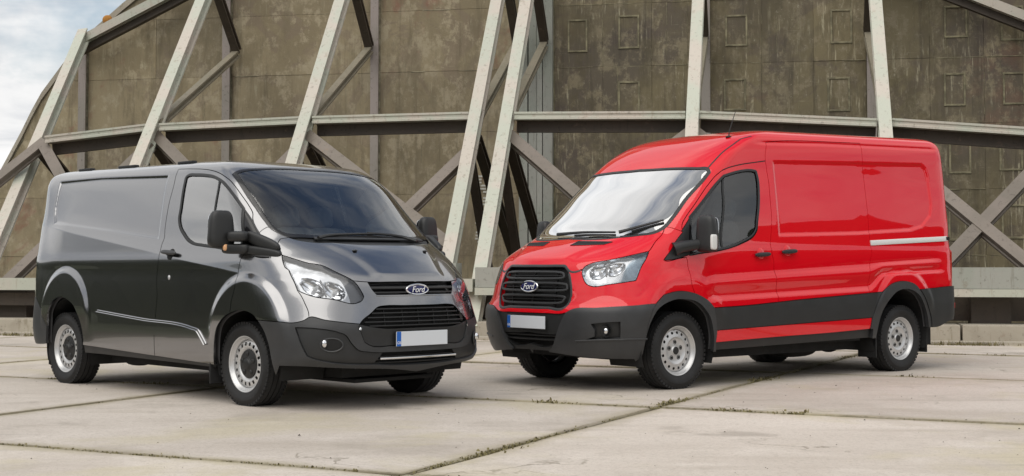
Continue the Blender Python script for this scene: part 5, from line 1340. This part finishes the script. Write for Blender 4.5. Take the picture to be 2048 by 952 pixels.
# ---------------------------------------------------------------- red van
def red_van():
    root = empty('panel_van', (0.8872, 13.1885, 0), -2.4551)
    tag(root, 'bright red medium-roof panel van with dark lower cladding, parked on the right', 'van')
    v = Van(HR, R_CUTS, R_SEEDS, R_PTS, root, 1)
    v.panel('body_shell', 'body_side', 'paint_red', merged=True)
    doors = v.panel('door', 'door', 'paint_red', inset=.004)
    v.panel('sliding_door', 'slider', 'paint_red')
    v.panel('fender', 'fender', 'paint_red', merged=True, flange=.05); v.panel('bonnet', 'bonnet', 'paint_red', merged=True, inset=.004)
    v.panel('bumper', 'bumper', 'grey_plastic', merged=True, offset=.012, inset=.001, flange=.06)
    bc = v.panel('bumper_centre', 'bumper_centre', 'black_plastic', merged=True, offset=-.012, inset=.0, flange=.04)
    v.panel('arch_trim', 'arch_trim', 'grey_plastic', offset=.014, inset=.001, flange=.04)
    v.panel('side_cladding', 'cladding', 'black_plastic', offset=.010, inset=.003, flange=.025)
    v.panel('rear_bumper', 'rear_cladding', 'black_plastic', merged=True, offset=.022, inset=.001, flange=.04)
    v.panel('sill_panel', 'sill_panel', 'paint_red', offset=.004); v.panel('sill', 'sill', 'black_plastic', offset=-.02)
    v.panel('windscreen', 'windscreen', 'glass_screen_coated', merged=True, offset=-.003, inset=.001, flange=0)
    v.panel('window', 'window', 'glass_side', doors, offset=-.006, inset=.001, flange=0)
    v.panel('mirror_sail', 'mirror_sail', 'black_plastic', doors, offset=.004, inset=.002)
    v.lining(['windscreen', 'window', 'void', 'headlight', 'grille', 'intake', 'fog_pocket', 'bumper', 'bumper_centre'])
    v.bulkhead(-1.28, .45, 2.28)
    for d, sd_ in zip(doors, (1, -1)):
        P, N = v.path(R_CUTS['window'], sd_); m = MB(); m.add(*sweep(P, N, .030, .006, -.001, True)); m.build('window_seal', 'gloss_black', d, smooth=True)
        P, N = v.path(v.pts['div'], sd_); q = MB(); q.add(*sweep(P, N, .026, .004, -.003)); q.build('window_divider', 'black_plastic', d)
        P, N = v.path(v.pts['drip'], sd_); q = MB(); q.add(*sweep(P, N, .010, .002, -.001)); q.build('door_drip_seal', 'hole_black', d)
        for nm, par in (('handle', d), ('handle2', None)):
            h0, n0 = v.on(*v.pts[nm][0], sd_); h1, n1 = v.on(*v.pts[nm][1], sd_); c = (h0+h1)/2; n = (n0+n1)/2; ln = np.linalg.norm(h1-h0)
            par = par or [o for o in root.children if o.name.startswith('sliding_door')][0 if sd_ > 0 else 1]
            T = Matrix((Vector((h1-h0)/ln), Vector(n), Vector(np.cross((h1-h0)/ln, n)))).transposed()
            q = MB(); q.superell(tuple(c+n*.028), (ln/2, .018, .021), (3, 3.0), R=T); q.build('door_handle', 'black_plastic', par, smooth=True)
            q = MB(); q.lathe([(.0, .002), (.046, .002), (.052, -.003)], 28); cc = c+np.array([0, 0, .012])
            obj('handle_cup', [tuple(cc+np.array(T @ Vector(a))) for a in q.V], q.F, 'paint_red', par, smooth=True)
        P, N = v.path(v.pts['rail'], sd_, .04); q = MB(); q.add(*sweep(P, N, .052, .012, -.002)); rl = q.build('door_rail', 'rail_white', root, smooth=True)
        e = P[-1]; q = MB(); q.box(tuple(e+N[-1]*.010), (.06, .014, .036), bev=.003); q.build('rail_cap', 'hole_black', rl)
        P, N = v.path(v.pts['roof_seam'], sd_); q = MB(); q.add(*sweep(P, N, .014, .004, -.002)); q.build('roof_seam', 'black_plastic', root)
        P, N = v.path(v.pts['fog_ledge'], sd_); q = MB(); q.add(*sweep(P, N, .016, .012, .006)); q.build('bumper_ledge', 'grey_plastic', root, smooth=True)
    P, N = v.path(R_CUTS['screen'], 1); Pm, Nm = (P*[1, -1, 1])[::-1], (N*[1, -1, 1])[::-1]
    m = MB(); m.add(*sweep(np.concatenate([Pm[:-1], P]), np.concatenate([Nm[:-1], N]), .034, .004, -.001, True)); m.build('screen_border', 'black_plastic', root, smooth=True)
    headlights(v, 'red')
    recess_panel(v, 'grille', 'grille', 'hole_black', .05); g = root.children[-1]
    # outer surround and three long ring-shaped bars
    P, N = v.path(R_CUTS['bonnet_front'][:7], 1); P2, N2 = v.path(R_CUTS['grille'], 1)
    A = np.concatenate([P, P2[1:]]); B = np.concatenate([N, N2[1:]]); Am, Bm = (A*[1, -1, 1])[::-1], (B*[1, -1, 1])[::-1]
    m = MB(); m.add(*sweep(np.concatenate([Am[:-1], A[:-1]]), np.concatenate([Bm[:-1], B[:-1]]), .030, .010, -.010, True)); m.build('grille_surround', 'grey_plastic', g, smooth=True)
    def loop(zc, hh, hw0, hw1):
        ts = np.linspace(0, 2*math.pi, 72, endpoint=False); Q = []
        for t in ts:
            c, s_ = math.cos(t), math.sin(t); n_ = 5
            y = math.copysign(abs(c)**(2/n_), c); z = math.copysign(abs(s_)**(2/n_), s_)
            hw = hw0+(hw1-hw0)*(z+1)/2; Q.append(v.front(y*hw, zc+z*hh))
        m = MB(); m.add(*sweep([q[0]-q[1]*.012 for q in Q], [q[1] for q in Q], .020, .016, 0, True)); m.build('grille_bar', 'grey_plastic', g, smooth=True)
    loop(1.008, .030, .405, .375); loop(.905, .034, .455, .435); loop(.793, .034, .405, .445)
    for z, y in ((1.008, .36), (.905, .42), (.793, .40)):
        P, N = v.bar(z, -y, y, 34); m = MB(); m.add(*sweep(P-N*.034, N, .010, .014)); m.build('grille_slat', 'black_plastic', g)
    for y in (-.30, 0, .30):
        Q = [v.front(y, z) for z in np.linspace(.745, 1.045, 9)]; m = MB(); m.add(*sweep([q[0]-q[1]*.045 for q in Q], [q[1] for q in Q], .010, .014)); m.build('grille_rib', 'black_plastic', g)
    badge(v, v.front(0, .905)[0]+np.array([.004, 0, 0]), (1, 0, .10), .245, .105)
    plate(v, .985, .588)
    recess_panel(v, 'intake', 'intake', 'hole_black', .07); g = root.children[-1]
    for z in (.468, .430):
        P, N = v.bar(z, -.40, .40, 34); m = MB(); m.add(*sweep(P-N*.045, N, .016, .02)); m.build('grille_bar', 'black_plastic', g)
    fp = v.panel('fog_pocket', 'fog_pocket', 'black_plastic', offset=-.035, inset=-.001, flange=0)
    for o, sd_ in zip(fp, (1, -1)):
        p, n = v.on(*v.pts['fog'][0], sd_); f = np.array([.95, .3*sd_, 0]); f /= np.linalg.norm(f)
        m = MB(); m.add(*disc_bowl(p-n*.014, f, .055, .03)); m.build('fog_bezel', 'black_plastic', o, smooth=True)
        m = MB(); m.superell(tuple(p-n*.022), (.026, .026, .032), (2, 2), (18, 12)); m.build('fog_lamp', 'bowl_silver', o, smooth=True)
    # bonnet vents
    for sd_ in (1, -1):
        c = np.array([v.front(y*sd_, z)[0] for y, z in ((.19, 1.272), (.53, 1.278), (.575, 1.300), (.20, 1.308))]); n = v.front(.35*sd_, 1.285)[1]
        k = [c[0]*(1-a)*(1-b)+c[1]*a*(1-b)+c[2]*a*b+c[3]*(1-a)*b for b in (0, 1) for a in np.linspace(0, 1, 9)]
        Q = [v.front(q[1], q[2]) for q in k]; V = [q[0]+q[1]*.003 for q in Q]
        F = [(i, i+1, 10+i, 9+i) for i in range(8)]; F = F if sd_ > 0 else [f[::-1] for f in F]
        vt = obj('bonnet_vent', V, F, 'hole_black', root)
        Q = Q[:9]+Q[9:][::-1]; m = MB(); m.add(*sweep([q[0] for q in Q], [q[1] for q in Q], .010, .006, 0, True)); m.build('vent_frame', 'black_plastic', vt)
    wipers(v, [[(.50, 1.372), (.56, 1.395), (.66, 1.433), (.80, 1.485)], [(-.27, 1.362), (-.10, 1.372), (.08, 1.380), (.46, 1.372)]], .022)
    for sd_, d in ((1, doors[0]), (-1, doors[1])):
        def tp(p): return Vector((p.x*(1-.12*p.z/.17), p.y*(1-.14*p.z/.17), p.z))
        m = MB(); m.superell((-.185, sd_*1.108, 1.375), (.062, .098, .165), (3.0, 4.5), R=Matrix.Rotation(rad(10*sd_), 3, 'Z'), taper=tp); mi = m.build('door_mirror', 'black_plastic', d, smooth=True)
        m = MB(); m.tube([(-.17, sd_*1.06, 1.285), (-.06, sd_*1.02, 1.27), (.03, sd_*.99, 1.255), (.08, sd_*.96, 1.235)], [.05, .05, .055, .065], 10); m.build('mirror_arm', 'black_plastic', mi, smooth=True)
        m = MB(); m.superell((-.245, sd_*1.108, 1.378), (.006, .085, .145), (5, 5), (24, 12)); m.build('mirror_glass', 'chrome', mi, smooth=True)
        m = MB(); m.superell((-.175, sd_*1.200, 1.300), (.036, .016, .068), (4, 5), (18, 10)); m.build('indicator', 'rail_white', mi, smooth=True)
    p, n = v.on(*v.pts['antenna'][0], 1)
    m = MB(); m.superell(tuple(p), (.035, .022, .014), (3, 2), (16, 8)); m.tube([p, p+np.array([-.03, -.02, .06]), p+np.array([-.20, -.09, .27])], [.008, .006, .003], 6); m.build('antenna', 'rubber', root, smooth=True)
    m = MB(); m.box((-1.9, 0, .39), (4.4, 1.5, .30)); m.box((-1.55, .84, .40), (2.1, .2, .12)); m.box((-1.55, -.84, .40), (2.1, .2, .12)); m.box((.38, 0, .36), (.60, 1.1, .16)); m.build('underbody', 'underbody', root)
    m = MB(); m.tube([(-3.3, -.8, .30), (-3.3, .8, .30)], .06, 10); m.superell((-3.3, 0, .30), (.16, .16, .15), (2, 2)); m.superell((-2.15, .45, .30), (.30, .16, .13), (3, 3)); m.superell((-1.75, -.5, .28), (.25, .2, .11), (3, 3)); m.tube([(-2.6, .5, .26), (-.8, .45, .28)], .04, 8); m.build('exhaust', 'underbody', root, smooth=True)
    for sd_ in (1, -1):
        MB().box((-2.83, sd_*.86, .27), (.014, .22, .22)).build('mud_flap', 'rubber', root); MB().box((-3.72, sd_*.86, .32), (.014, .20, .28)).build('mud_flap', 'rubber', root)
        m = MB(); m.box((-4.245, sd_*.885, 1.05), (.06, .06, .42), bev=.02); m.build('tail_light', 'tail_red', root)
        m = MB(); m.box((-4.33, sd_*.78, .66), (.06, .22, .06), bev=.01); m.build('rear_reflector', 'tail_red', root)
    arch_liner(root, [.04], .46, .55, .97, .38); arch_liner(root, [-3.24], .47, .55, .97, .40)
    wheel_set(root, (0, -3.3), .945, .348, .235, 'red')
    m = MB(); m.superell((-.05, 0, 1.18), (.36, .80, .14), (4, 3)); m.build('dashboard', 'dash_plastic', root, smooth=True)
    seats(v, -.72, (.50, -.12, -.55), .86, .66); steering(v, -.30, -.50, 1.28)
    m = MB(); m.box((-1.9, 0, .56), (4.4, 1.5, .04)); m.build('floor', 'lining', root)
    return v

# ---------------------------------------------------------------- build
ground(); weeds(); wood(); shelter()
grey_van(); red_van()
